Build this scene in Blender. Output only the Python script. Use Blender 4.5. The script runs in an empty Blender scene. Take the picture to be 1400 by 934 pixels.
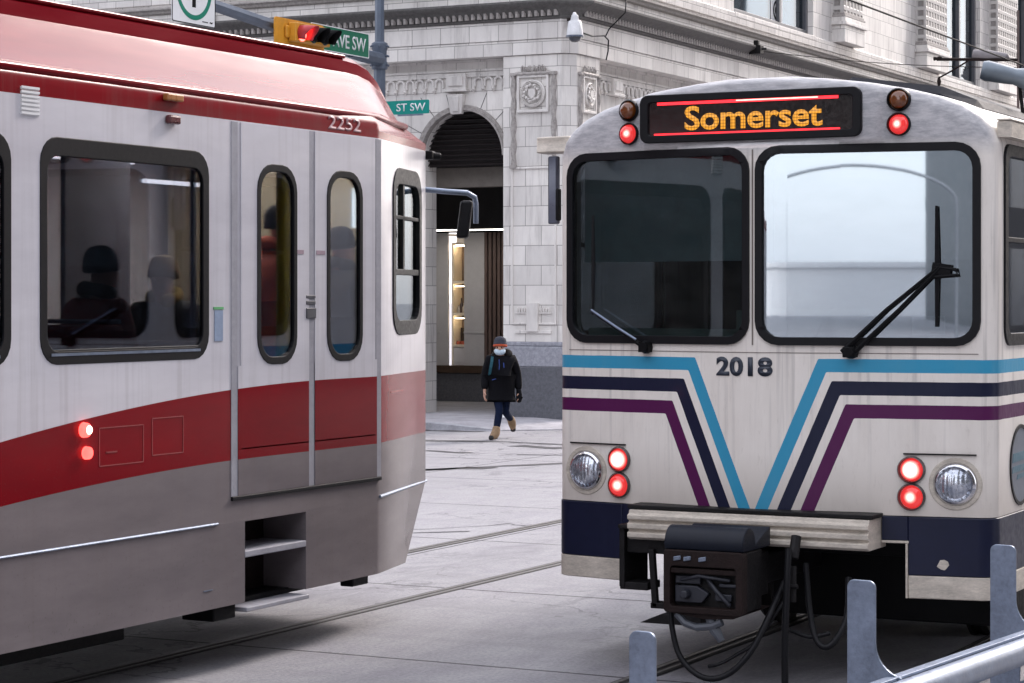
import bpy, bmesh, math, random
from mathutils import Vector, Matrix
random.seed(7)
sc = bpy.context.scene
COL = sc.collection
R = math.radians
PI = math.pi
CAMH = 2.2
YAW = 27.007
# ------------------------------------------------------------------ materials
def nmat(name):
    m = bpy.data.materials.new(name); m.use_nodes = True
    nt = m.node_tree; nt.nodes.clear()
    out = nt.nodes.new('ShaderNodeOutputMaterial')
    return m, nt, out
def N(nt, typ, **kw):
    n = nt.nodes.new(typ)
    for k, v in kw.items():
        if k in ('op',): n.operation = v
        elif k == 'ins':
            for i, val in v.items(): n.inputs[i].default_value = val
        else: setattr(n, k, v)
    return n
def math_(nt, op, a, b=None, c=None, clamp=False):
    n = nt.nodes.new('ShaderNodeMath'); n.operation = op; n.use_clamp = clamp
    for i, v in enumerate((a, b, c)):
        if v is None: continue
        if isinstance(v, (int, float)): n.inputs[i].default_value = v
        else: nt.links.new(v, n.inputs[i])
    return n.outputs[0]
def mixc(nt, fac, a, b, mode='MIX'):
    n = nt.nodes.new('ShaderNodeMix'); n.data_type = 'RGBA'; n.blend_type = mode
    for i, v in ((0, fac), (6, a), (7, b)):
        if isinstance(v, (int, float)): n.inputs[i].default_value = v
        elif isinstance(v, (tuple, list)): n.inputs[i].default_value = (v[0], v[1], v[2], 1)
        else: nt.links.new(v, n.inputs[i])
    return n.outputs[2]
def step(nt, x, edge):      # x > edge
    return math_(nt, 'GREATER_THAN', x, edge)
def noise(nt, vec, scale, detail=4, rough=.6, dist=0):
    n = nt.nodes.new('ShaderNodeTexNoise')
    n.inputs['Scale'].default_value = scale; n.inputs['Detail'].default_value = detail
    n.inputs['Roughness'].default_value = rough; n.inputs['Distortion'].default_value = dist
    if vec is not None: nt.links.new(vec, n.inputs['Vector'])
    return n.outputs[0]
def ramp(nt, x, lo, hi, a=0., b=1.):
    n = nt.nodes.new('ShaderNodeMapRange'); n.clamp = True
    n.inputs[1].default_value = lo; n.inputs[2].default_value = hi
    n.inputs[3].default_value = a; n.inputs[4].default_value = b
    nt.links.new(x, n.inputs[0]); return n.outputs[0]
def objco(nt):
    return nt.nodes.new('ShaderNodeTexCoord').outputs['Object']
def mapping(nt, vec, scale):
    n = nt.nodes.new('ShaderNodeMapping'); n.inputs['Scale'].default_value = scale
    nt.links.new(vec, n.inputs['Vector']); return n.outputs[0]
def sep(nt, vec):
    n = nt.nodes.new('ShaderNodeSeparateXYZ'); nt.links.new(vec, n.inputs[0]); return n.outputs
def comb(nt, x, y, z):
    n = nt.nodes.new('ShaderNodeCombineXYZ')
    for i, v in enumerate((x, y, z)):
        if isinstance(v, (int, float)): n.inputs[i].default_value = v
        else: nt.links.new(v, n.inputs[i])
    return n.outputs[0]
def bsdf(nt, out, col, rough=.5, metal=0., spec=.5, coat=0., bump=None, bstr=.2, bdist=.01):
    p = nt.nodes.new('ShaderNodeBsdfPrincipled')
    for nm, v in (('Base Color', col), ('Roughness', rough), ('Metallic', metal)):
        if isinstance(v, (int, float)): p.inputs[nm].default_value = v
        elif isinstance(v, (tuple, list)): p.inputs[nm].default_value = (v[0], v[1], v[2], 1)
        else: nt.links.new(v, p.inputs[nm])
    p.inputs['Specular IOR Level'].default_value = spec
    p.inputs['Coat Weight'].default_value = coat; p.inputs['Coat Roughness'].default_value = .08
    if bump is not None:
        b = nt.nodes.new('ShaderNodeBump'); b.inputs['Strength'].default_value = bstr
        b.inputs['Distance'].default_value = bdist
        nt.links.new(bump, b.inputs['Height']); nt.links.new(b.outputs[0], p.inputs['Normal'])
    nt.links.new(p.outputs[0], out.inputs[0]); return p
def simple(name, col, rough=.5, metal=0., var=.25, scale=6., stretch=(1, 1, 1), coat=0., bstr=.0, spec=.5):
    m, nt, out = nmat(name)
    o = mapping(nt, objco(nt), stretch)
    f = noise(nt, o, scale, 5, .65)
    f2 = noise(nt, o, scale*7, 3, .6)
    v = math_(nt, 'MULTIPLY_ADD', f2, .35, math_(nt, 'MULTIPLY', f, .65))
    k = ramp(nt, v, .3, .7, 1-var, 1+var*.4)
    c = mixc(nt, 1.0, tuple(col), comb(nt, k, k, k), 'MULTIPLY')
    bsdf(nt, out, c, ramp(nt, f2, .3, .7, max(rough-.08, .02), min(rough+.08, 1)), metal, spec, coat,
         f2 if bstr else None, bstr, .01)
    return m
def emit(name, col, strength, base=(.02, .02, .02)):
    m, nt, out = nmat(name)
    o = objco(nt); f = noise(nt, o, 30, 2)
    p = bsdf(nt, out, base, .3)
    p.inputs['Emission Color'].default_value = (*col, 1)
    nt.links.new(ramp(nt, f, .3, .7, strength*.85, strength*1.1), p.inputs['Emission Strength'])
    return m
def glass(name, tint, refl, rough=.02, fres=1.0, dirt=0.0):
    m, nt, out = nmat(name)
    t = N(nt, 'ShaderNodeBsdfTransparent'); t.inputs[0].default_value = (*tint, 1)
    g = N(nt, 'ShaderNodeBsdfGlossy'); g.inputs['Color'].default_value = (.84, .92, 1, 1)
    g.inputs['Roughness'].default_value = rough
    fr = N(nt, 'ShaderNodeFresnel'); fr.inputs[0].default_value = 1.5
    o = objco(nt)
    d = noise(nt, mapping(nt, o, (3, 3, 9)), 1.5, 6, .7)
    bp = N(nt, 'ShaderNodeBump'); bp.inputs['Strength'].default_value = .012
    nt.links.new(noise(nt, o, 2.2, 1), bp.inputs['Height']); nt.links.new(bp.outputs[0], g.inputs['Normal'])
    fac = math_(nt, 'ADD', math_(nt, 'MULTIPLY', fr.outputs[0], fres), math_(nt, 'MULTIPLY', ramp(nt, d, .35, .65, .96, 1.03), refl), None, True)
    mx = N(nt, 'ShaderNodeMixShader')
    nt.links.new(fac, mx.inputs[0]); nt.links.new(t.outputs[0], mx.inputs[1]); nt.links.new(g.outputs[0], mx.inputs[2])
    if dirt:
        df = N(nt, 'ShaderNodeBsdfDiffuse'); df.inputs[0].default_value = (.5, .48, .45, 1)
        mx2 = N(nt, 'ShaderNodeMixShader')
        nt.links.new(ramp(nt, d, .35, .75, dirt*.3, dirt), mx2.inputs[0])
        nt.links.new(mx.outputs[0], mx2.inputs[1]); nt.links.new(df.outputs[0], mx2.inputs[2]); mx = mx2
    nt.links.new(mx.outputs[0], out.inputs[0])
    return m

# ------------------------------------------------------------------ mesh helpers
class MB:
    def __init__(s): s.v = []; s.f = []; s.mi = []; s.cur = 0
    def add(s, vs, fs):
        b = len(s.v); s.v += [tuple(v) for v in vs]
        for f in fs: s.f.append([i+b for i in f]); s.mi.append(s.cur)
        return s
    def box(s, x0, x1, y0, y1, z0, z1):
        vs = [(x, y, z) for z in (z0, z1) for y in (y0, y1) for x in (x0, x1)]
        return s.add(vs, [(0, 2, 3, 1), (4, 5, 7, 6), (0, 1, 5, 4), (1, 3, 7, 5), (3, 2, 6, 7), (2, 0, 4, 6)])
    def obox(s, c, ax, ay, az):
        c, ax, ay, az = map(Vector, (c, ax, ay, az))
        vs = [c+ax*i+ay*j+az*k for k in (-1, 1) for j in (-1, 1) for i in (-1, 1)]
        return s.add(vs, [(0, 2, 3, 1), (4, 5, 7, 6), (0, 1, 5, 4), (1, 3, 7, 5), (3, 2, 6, 7), (2, 0, 4, 6)])
    def loft(s, rings, caps=True, closed=False):
        n = len(rings[0]); vs = [p for r in rings for p in r]; fs = []
        m = len(rings)
        for k in range(m if closed else m-1):
            a, b = k*n, ((k+1) % m)*n
            for i in range(n):
                j = (i+1) % n; fs.append((a+i, a+j, b+j, b+i))
        if caps and not closed:
            fs.append(tuple(reversed(range(n)))); fs.append(tuple((m-1)*n+i for i in range(n)))
        return s.add(vs, fs)
    def prism(s, poly, axis, a0, a1):
        def P(p, a):
            return {'x': (a, p[0], p[1]), 'y': (p[0], a, p[1]), 'z': (p[0], p[1], a)}[axis]
        return s.loft([[P(p, a0) for p in poly], [P(p, a1) for p in poly]])
    def tube(s, pts, r, n=8, caps=True):
        pts = [Vector(p) for p in pts]; rings = []
        rr = r if isinstance(r, (list, tuple)) else [r]*len(pts)
        up = Vector((0, 0, 1)); prev = None
        for i, p in enumerate(pts):
            t = (pts[min(i+1, len(pts)-1)]-pts[max(i-1, 0)]).normalized()
            if prev is None:
                a = t.cross(up)
                if a.length < .05: a = t.cross(Vector((1, 0, 0)))
            else: a = prev-t*prev.dot(t)
            a.normalize(); prev = a; b = t.cross(a)
            rings.append([p+(a*math.cos(2*PI*k/n)+b*math.sin(2*PI*k/n))*rr[i] for k in range(n)])
        return s.loft(rings, caps)
    def lathe(s, prof, o, ax=(0, 0, 1), n=24):
        ax = Vector(ax).normalized(); o = Vector(o)
        a = ax.cross(Vector((0, 0, 1)))
        if a.length < .05: a = Vector((1, 0, 0))
        a.normalize(); b = ax.cross(a)
        rings = [[o+ax*h+(a*math.cos(2*PI*k/n)+b*math.sin(2*PI*k/n))*max(r, 1e-4) for k in range(n)] for r, h in prof]
        return s.loft(rings, True)
    def frame(s, outer, inner, axis, a0, a1):
        """ring between two outlines of equal count, extruded"""
        def P(p, a):
            return {'x': (a, p[0], p[1]), 'y': (p[0], a, p[1]), 'z': (p[0], p[1], a)}[axis]
        return s.loft([[P(p, a0) for p in outer], [P(p, a1) for p in outer], [P(p, a1) for p in inner], [P(p, a0) for p in inner]], closed=True)
    def build(s, name, mat, parent=None, bevel=0, smooth=35, vb=False, fix=True):
        me = bpy.data.meshes.new(name); me.from_pydata(s.v, [], s.f)
        mats = mat if isinstance(mat, (list, tuple)) else [mat]
        for m in mats: me.materials.append(m)
        me.polygons.foreach_set('material_index', s.mi); me.update()
        if fix or vb:
            bm = bmesh.new(); bm.from_mesh(me)
            if fix: bmesh.ops.recalc_face_normals(bm, faces=bm.faces)
            if vb: vbend(bm)
            bm.to_mesh(me); bm.free()
        return link(name, me, parent, bevel, smooth)
def link(name, me, parent=None, bevel=0, smooth=35):
    o = bpy.data.objects.new(name, me); COL.objects.link(o)
    if smooth:
        me.polygons.foreach_set('use_smooth', [True]*len(me.polygons)); me.set_sharp_from_angle(angle=R(smooth))
    if parent is not None: o.parent = parent
    if bevel:
        b = o.modifiers.new('Bevel', 'BEVEL'); b.width = bevel; b.segments = 2; b.limit_method = 'ANGLE'; b.angle_limit = R(40)
    return o
def bow(x): return .172*(math.sqrt(x*x+.0064)-.08)
def vbend(bm):
    for z in (3.07, 3.09, 3.11):
        bmesh.ops.bisect_plane(bm, geom=bm.verts[:]+bm.edges[:]+bm.faces[:], plane_co=(0, 0, z), plane_no=(0, 0, 1))
    for x in (-.9, -.77, -.74, -.71, -.5, -.2, -.08, -.03, .03, .08, .2, .5, .71, .74, .77, .9):
        bmesh.ops.bisect_plane(bm, geom=bm.verts[:]+bm.edges[:]+bm.faces[:], plane_co=(x, 0, 0), plane_no=(1, 0, 0))
    for v in bm.verts: v.co.y += bow(v.co.x)+brow(v.co)
def brow(c):
    if c.y > .3 or c.z < 3.07: return 0.
    sm = lambda a, b_, x: (lambda t: t*t*(3-2*t))(min(max((x-a)/(b_-a), 0), 1))
    return (.07-bow(c.x))*sm(3.07, 3.11, c.z)*(1-sm(.71, .77, abs(c.x)))
def rrect(x0, x1, z0, z1, r, n=5):
    pts = []
    for cx, cz, a in ((x1-r, z1-r, 0), (x0+r, z1-r, 90), (x0+r, z0+r, 180), (x1-r, z0+r, 270)):
        for k in range(n+1):
            t = R(a+90*k/n); pts.append((cx+r*math.cos(t), cz+r*math.sin(t)))
    return pts
def evalmesh(o):
    dg = bpy.context.evaluated_depsgraph_get(); dg.update()
    me = bpy.data.meshes.new_from_object(o.evaluated_get(dg)); return me
def cut(o, cutters):
    for mb in cutters:
        c = mb.build('cutter_tmp', [], o.parent, 0, 0)
        m = o.modifiers.new('b', 'BOOLEAN'); m.operation = 'DIFFERENCE'; m.solver = 'EXACT'; m.object = c
        bpy.context.view_layer.update()
        me = evalmesh(o); o.modifiers.clear(); old = o.data; o.data = me
        bpy.data.meshes.remove(old)
        cm = c.data; bpy.data.objects.remove(c); bpy.data.meshes.remove(cm)
def refinish(o, smooth=35, vb=False):
    me = o.data
    if vb:
        bm = bmesh.new(); bm.from_mesh(me); vbend(bm); bm.to_mesh(me); bm.free()
    me.polygons.foreach_set('use_smooth', [True]*len(me.polygons)); me.set_sharp_from_angle(angle=R(smooth))
def text_mesh(body, size, extr=.002, off=0., space=1.0):
    cu = bpy.data.curves.new('txt', 'FONT'); cu.body = body; cu.size = size; cu.extrude = extr; cu.offset = off
    cu.align_x = 'LEFT'; cu.space_character = space; cu.resolution_u = 4
    o = bpy.data.objects.new('txt', cu); COL.objects.link(o); bpy.context.view_layer.update()
    me = evalmesh(o); bpy.data.objects.remove(o); bpy.data.curves.remove(cu)
    return me
def text_part(name, body, mat, parent, origin, ux, uz, width, height, extr=.002, off=0., vb=False, space=1.0):
    """lettering fitted into width x height; ux, uz = directions of reading and of letter height"""
    me = text_mesh(body, 1.0, 0.0, off, space)
    xs = [v.co.x for v in me.vertices]; ys = [v.co.y for v in me.vertices]
    x0, x1, y0, y1 = min(xs), max(xs), min(ys), max(ys)
    ux, uz, o = Vector(ux).normalized(), Vector(uz).normalized(), Vector(origin)
    nrm = ux.cross(uz)
    bm = bmesh.new(); bm.from_mesh(me)
    for v in bm.verts:
        v.co = o+ux*((v.co.x-x0)/(x1-x0)*width)+uz*((v.co.y-y0)/(y1-y0)*height)
    r = bmesh.ops.extrude_face_region(bm, geom=bm.faces[:])
    bmesh.ops.translate(bm, verts=[e for e in r['geom'] if isinstance(e, bmesh.types.BMVert)], vec=nrm*extr)
    bmesh.ops.recalc_face_normals(bm, faces=bm.faces)
    if vb:
        for v in bm.verts: v.co.y += bow(v.co.x)
    me2 = bpy.data.meshes.new(name); bm.to_mesh(me2); bm.free(); bpy.data.meshes.remove(me)
    me2.materials.append(mat)
    return link(name, me2, parent, 0, 0)
def skin(name, verts, edges, radii, mat, parent=None, sub=1, root=0):
    me = bpy.data.meshes.new(name); me.from_pydata(verts, edges, [])
    o = bpy.data.objects.new(name, me); COL.objects.link(o)
    m = o.modifiers.new('s', 'SKIN'); m.use_smooth_shade = True
    for i, r in enumerate(radii):
        sv = me.skin_vertices[0].data[i]; sv.radius = r if isinstance(r, tuple) else (r, r); sv.use_root = (i == root)
    b = o.modifiers.new('u', 'SUBSURF'); b.levels = sub; b.render_levels = sub
    bpy.context.view_layer.update()
    m2 = evalmesh(o); o.modifiers.clear(); o.data = m2; bpy.data.meshes.remove(me); m2.name = name
    m2.materials.clear(); m2.materials.append(mat)
    m2.polygons.foreach_set('use_smooth', [True]*len(m2.polygons))
    if parent is not None: o.parent = parent
    return o
def tag(o, label, cat=None, group=None, kind=None):
    if label: o['label'] = label
    if cat: o['category'] = cat
    if group: o['group'] = group
    if kind: o['kind'] = kind
    return o
def thing(name, label, cat, loc=(0, 0, 0), rz=0, group=None):
    o = bpy.data.objects.new(name, None); COL.objects.link(o); o.empty_display_size = .2
    o.location = loc; o.rotation_euler = (0, 0, rz); return tag(o, label, cat, group)
def struct(o): o['kind'] = 'structure'; return o

# ------------------------------------------------------------------ shared materials
M = {}
M['black_rubber'] = simple('black rubber', (.007, .007, .009), .5, 0, .3, spec=.22)
M['black_paint'] = simple('black paint', (.005, .005, .006), .6, 0, .4, spec=.15)
M['dark_steel'] = simple('dark greasy steel', (.012, .011, .012), .55, .1, .6, 9, bstr=.3, spec=.25)
M['rust'] = simple('rusty steel', (.017, .009, .008), .7, 0, .6, 14, bstr=.4, spec=.25)
M['chrome'] = simple('chrome', (.7, .7, .72), .12, 1, .15)
M['galv'] = simple('galvanised steel', (.23, .275, .36), .42, .6, .4, 9, bstr=.12)
M['pole_grey'] = simple('grey painted pole', (.125, .155, .205), .45, .2, .25, 5)
M['navy'] = simple('navy paint', (.007, .010, .034), .4, 0, .25, 4, coat=.05, spec=.3)
M['white_plastic'] = simple('white plastic', (.72, .73, .75), .4)
M['sign_white'] = simple('sign white', (.78, .79, .8), .4, 0, .08)
M['sign_green'] = simple('sign green', (.006, .16, .085), .4, 0, .12)
M['sign_teal'] = simple('sign teal', (.0, .27, .23), .4, 0, .12)
M['signal_yellow'] = simple('signal amber yellow paint', (.66, .30, .025), .45, 0, .25, 8)
M['reflection_red'] = emit('glowing red reflection', (1, .06, .05), 1.6, (.4, .02, .02))
M['glow'] = emit('pink lamp glow', (1, .16, .13), 1.2, (.4, .05, .05))
M['glow_core'] = emit('glowing reflection core', (1, .5, .4), 3.2, (.5, .1, .1))
M['amber_lens'] = simple('unlit amber lens', (.16, .045, .008), .15, 0, .3, 10, coat=.8)
M['skin'] = simple('skin', (.42, .24, .17), .5, 0, .1)
M['parka'] = simple('black parka cloth', (.005, .005, .007), .8, 0, .4, 18, bstr=.3, spec=.1)
M['denim'] = simple('navy denim', (.008, .014, .038), .85, 0, .4, 25, bstr=.2, spec=.1)
M['boot'] = simple('tan boot leather', (.27, .175, .095), .7, 0, .35, 30, bstr=.2)
M['boot_sole'] = simple('dark boot sole', (.02, .02, .02), .8)
M['beanie'] = simple('grey knit', (.035, .038, .055), .9, 0, .35, 40, bstr=.5)
M['orange'] = simple('orange knit', (.38, .06, .02), .9, 0, .2, 40)
M['mask'] = simple('pale blue mask cloth', (.55, .68, .78), .8, 0, .1)
M['teal_cloth'] = simple('teal webbing', (.008, .075, .105), .8)
M['fur'] = simple('dark fur', (.012, .010, .009), .95, 0, .5, 60, bstr=.8)
# cream paint with chevron livery (object coordinates of the car)
def mk_cream():
    m, nt, out = nmat('cream paint with striped chevron')
    o = objco(nt); s = sep(nt, o)
    x = math_(nt, 'ABSOLUTE', s[0]); z = s[2]
    xe = math_(nt, 'MULTIPLY_ADD', z, .42, .023-.42*1.005)
    Fd = math_(nt, 'SUBTRACT', xe, x)
    F = math_(nt, 'SMOOTH_MAX', math_(nt, 'SUBTRACT', z, 1.854), math_(nt, 'MULTIPLY', Fd, .98), .012)
    wob = math_(nt, 'MULTIPLY', math_(nt, 'SUBTRACT', noise(nt, o, 9, 3), .5), .004)
    F = math_(nt, 'ADD', F, wob)
    gr = noise(nt, mapping(nt, o, (2.2, 2.2, .5)), 2.4, 6, .7)
    fine = noise(nt, mapping(nt, o, (8, 8, 2)), 5, 5, .75)
    paint = mixc(nt, ramp(nt, gr, .38, .72, 0, .55), (.86, .81, .75), (.68, .625, .565))
    paint = mixc(nt, ramp(nt, fine, .58, .76, 0, .3), paint, (.40, .35, .30))
    # drip lines of grime below the windscreen
    dr = noise(nt, mapping(nt, o, (22, 22, .7)), 1.0, 3, .6)
    paint = mixc(nt, math_(nt, 'MULTIPLY', ramp(nt, dr, .54, .72, 0, .5), ramp(nt, z, 1.0, 1.95, .15, 1)), paint, (.30, .28, .27))
    low = ramp(nt, math_(nt, 'ADD', z, math_(nt, 'MULTIPLY', math_(nt, 'SUBTRACT', gr, .5), .5)), 1.0, 1.28, .4, 0)
    paint = mixc(nt, low, paint, (.36, .30, .25))
    # grey weathered upper front / roof
    rf = noise(nt, mapping(nt, o, (1.5, 4, 7)), 6, 6, .75)
    up = mixc(nt, ramp(nt, rf, .38, .62), (.35, .35, .37), (.55, .54, .55))
    frontup = math_(nt, 'MULTIPLY', ramp(nt, z, 3.0, 3.12), ramp(nt, s[1], .30, .24))
    paint = mixc(nt, frontup, paint, up)
    def band(a, b): return math_(nt, 'MULTIPLY', math_(nt, 'LESS_THAN', F, a), math_(nt, 'GREATER_THAN', F, b))
    fade = ramp(nt, gr, .35, .7, 0, .25)
    cy = mixc(nt, fade, (.03, .30, .50), (.12, .33, .45))
    c = mixc(nt, band(0, -.076), paint, cy)
    c = mixc(nt, band(-.127, -.206), c, (.006, .009, .034))
    c = mixc(nt, band(-.258, -.337), c, (.085, .006, .07))
    bsdf(nt, out, c, ramp(nt, fine, .4, .7, .4, .62), 0, .3, .06, fine, .06)
    return m
M['cream'] = mk_cream()
M['cream_plain'] = simple('dirty cream paint', (.62, .56, .48), .55, 0, .45, 7, (1, 1, 3))
def mk_livery():
    m, nt, out = nmat('white red and grey livery paint')
    o = objco(nt); s = sep(nt, o); z = s[2]
    Y = math_(nt, 'ADD', s[1], 14.3)
    a = math_(nt, 'MINIMUM', math_(nt, 'SUBTRACT', Y, 12.3), 0.0)
    top = math_(nt, 'SUBTRACT', 1.688, math_(nt, 'MULTIPLY', math_(nt, 'MULTIPLY', a, a), .0213))
    b = math_(nt, 'MINIMUM', math_(nt, 'SUBTRACT', Y, 11.6), 0.0)
    bot = math_(nt, 'SUBTRACT', 1.247, math_(nt, 'MULTIPLY', math_(nt, 'MULTIPLY', b, b), .0169))
    gr = noise(nt, mapping(nt, o, (1, .4, 1.6)), 2.5, 5, .65)
    white = mixc(nt, ramp(nt, gr, .35, .7), (.61, .60, .64), (.53, .52, .56))
    red = mixc(nt, ramp(nt, gr, .35, .7), (.20, .003, .008), (.15, .003, .007))
    grey = mixc(nt, ramp(nt, gr, .35, .7), (.20, .175, .18), (.15, .132, .138))
    c = mixc(nt, math_(nt, 'GREATER_THAN', z, bot), grey, red)
    c = mixc(nt, math_(nt, 'GREATER_THAN', z, top), c, white)
    c = mixc(nt, math_(nt, 'GREATER_THAN', z, 3.252), c, red)
    dr = noise(nt, mapping(nt, o, (14, 14, .5)), 1.0, 4, .65)
    c = mixc(nt, math_(nt, 'MULTIPLY', math_(nt, 'MULTIPLY', ramp(nt, dr, .5, .72, 0, .28), ramp(nt, z, .4, 2.6, 1, .5)), math_(nt, 'MAXIMUM', math_(nt, 'GREATER_THAN', z, top), math_(nt, 'LESS_THAN', z, bot))), c, (.16, .135, .125))
    sp_ = noise(nt, o, 60, 3, .6)
    c = mixc(nt, math_(nt, 'MULTIPLY', ramp(nt, sp_, .62, .7, 0, .4), ramp(nt, z, .4, 1.6, 1, 0)), c, (.10, .085, .08))
    bsdf(nt, out, c, ramp(nt, gr, .3, .7, .16, .26), 0, .18, .04)
    return m
M['livery'] = mk_livery()
M['car_red'] = simple('gloss dark red paint', (.20, .005, .012), .2, 0, .3, 1.2, (1, .12, 1), coat=0, spec=.2)
M['seal_grey'] = simple('grey door seal', (.33, .33, .37), .5)
M['lavender'] = simple('pale interior panel', (.13, .125, .165), .6, 0, .2, 3)
M['seat_red'] = simple('red seat cloth', (.22, .012, .018), .8, 0, .3, 15)
M['yellow_paint'] = simple('yellow grab pole paint', (.62, .55, .03), .35)
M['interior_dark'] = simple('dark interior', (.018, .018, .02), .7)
M['dash'] = simple('grey green dashboard', (.16, .21, .20), .6)
M['driver_glass'] = glass('shaded windscreen glass', (.55, .62, .62), .05, .015, .7, .03)
M['windscreen'] = glass('windscreen glass', (.45, .55, .55), .42, .015, .8, .03)
M['side_glass'] = glass('tinted side glass', (.46, .46, .5), .0, .02, .62, .0)
M['cab_glass'] = glass('cab side glass', (.5, .52, .52), .0, .02, .5, .0)
M['bldg_glass'] = glass('building window glass', (.3, .35, .38), .04, .02, .6, .0)
M['shop_glass'] = glass('clear shop glass', (.92, .94, .93), .0, .01, .6)

# ------------------------------------------------------------------ world, sun, camera
w = bpy.data.worlds.new('World'); sc.world = w; w.use_nodes = True
nt = w.node_tree; nt.nodes.clear()
wo = nt.nodes.new('ShaderNodeOutputWorld'); bg = nt.nodes.new('ShaderNodeBackground')
sky = nt.nodes.new('ShaderNodeTexSky'); sky.sky_type = 'NISHITA'; sky.sun_disc = False
SUN_EL, SUN_AZ = 34.0, 12.0      # azimuth measured from +Y (down the street) towards +X
sky.sun_elevation = R(SUN_EL); sky.sun_rotation = R(SUN_AZ)
sky.air_density = 1.2; sky.dust_density = 3.0; sky.ozone_density = 1.0
hs = nt.nodes.new('ShaderNodeHueSaturation'); hs.inputs['Saturation'].default_value = .45
nt.links.new(sky.outputs[0], hs.inputs['Color'])
tint = nt.nodes.new('ShaderNodeMix'); tint.data_type = 'RGBA'; tint.blend_type = 'MULTIPLY'; tint.inputs[0].default_value = 1
cloud = nt.nodes.new('ShaderNodeMix'); cloud.data_type = 'RGBA'; cloud.inputs[0].default_value = .6
nt.links.new(hs.outputs[0], cloud.inputs[6]); cloud.inputs[7].default_value = (4.6, 4.75, 5.1, 1)      # even overcast veil
nt.links.new(cloud.outputs[2], tint.inputs[6]); tint.inputs[7].default_value = (1.0, .97, .985, 1)
nt.links.new(tint.outputs[2], bg.inputs[0]); bg.inputs[1].default_value = .15
nt.links.new(bg.outputs[0], wo.inputs[0])
sl = bpy.data.lights.new('sun', 'SUN'); sl.energy = .9; sl.angle = R(12); sl.color = (1, .90, .84)
so = bpy.data.objects.new('sun', sl); COL.objects.link(so)
sd = Vector((math.sin(R(SUN_AZ))*math.cos(R(SUN_EL)), math.cos(R(SUN_AZ))*math.cos(R(SUN_EL)), math.sin(R(SUN_EL))))
so.rotation_euler = (-sd).to_track_quat('-Z', 'Y').to_euler(); so.location = sd*60
cam = bpy.data.cameras.new('camera'); co = bpy.data.objects.new('camera', cam); COL.objects.link(co)
co.location = (0, 0, CAMH); co.rotation_euler = (R(90), 0, R(YAW))
cam.lens = 36*3100/1400; cam.sensor_width = 36; cam.sensor_fit = 'HORIZONTAL'; cam.shift_y = -59/1400
cam.clip_start = .1; cam.clip_end = 3000
sc.camera = co
sc.view_settings.view_transform = 'Standard'; sc.view_settings.look = 'None'
sc.view_settings.gamma = 1; sc.view_settings.exposure = 1.7
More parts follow.
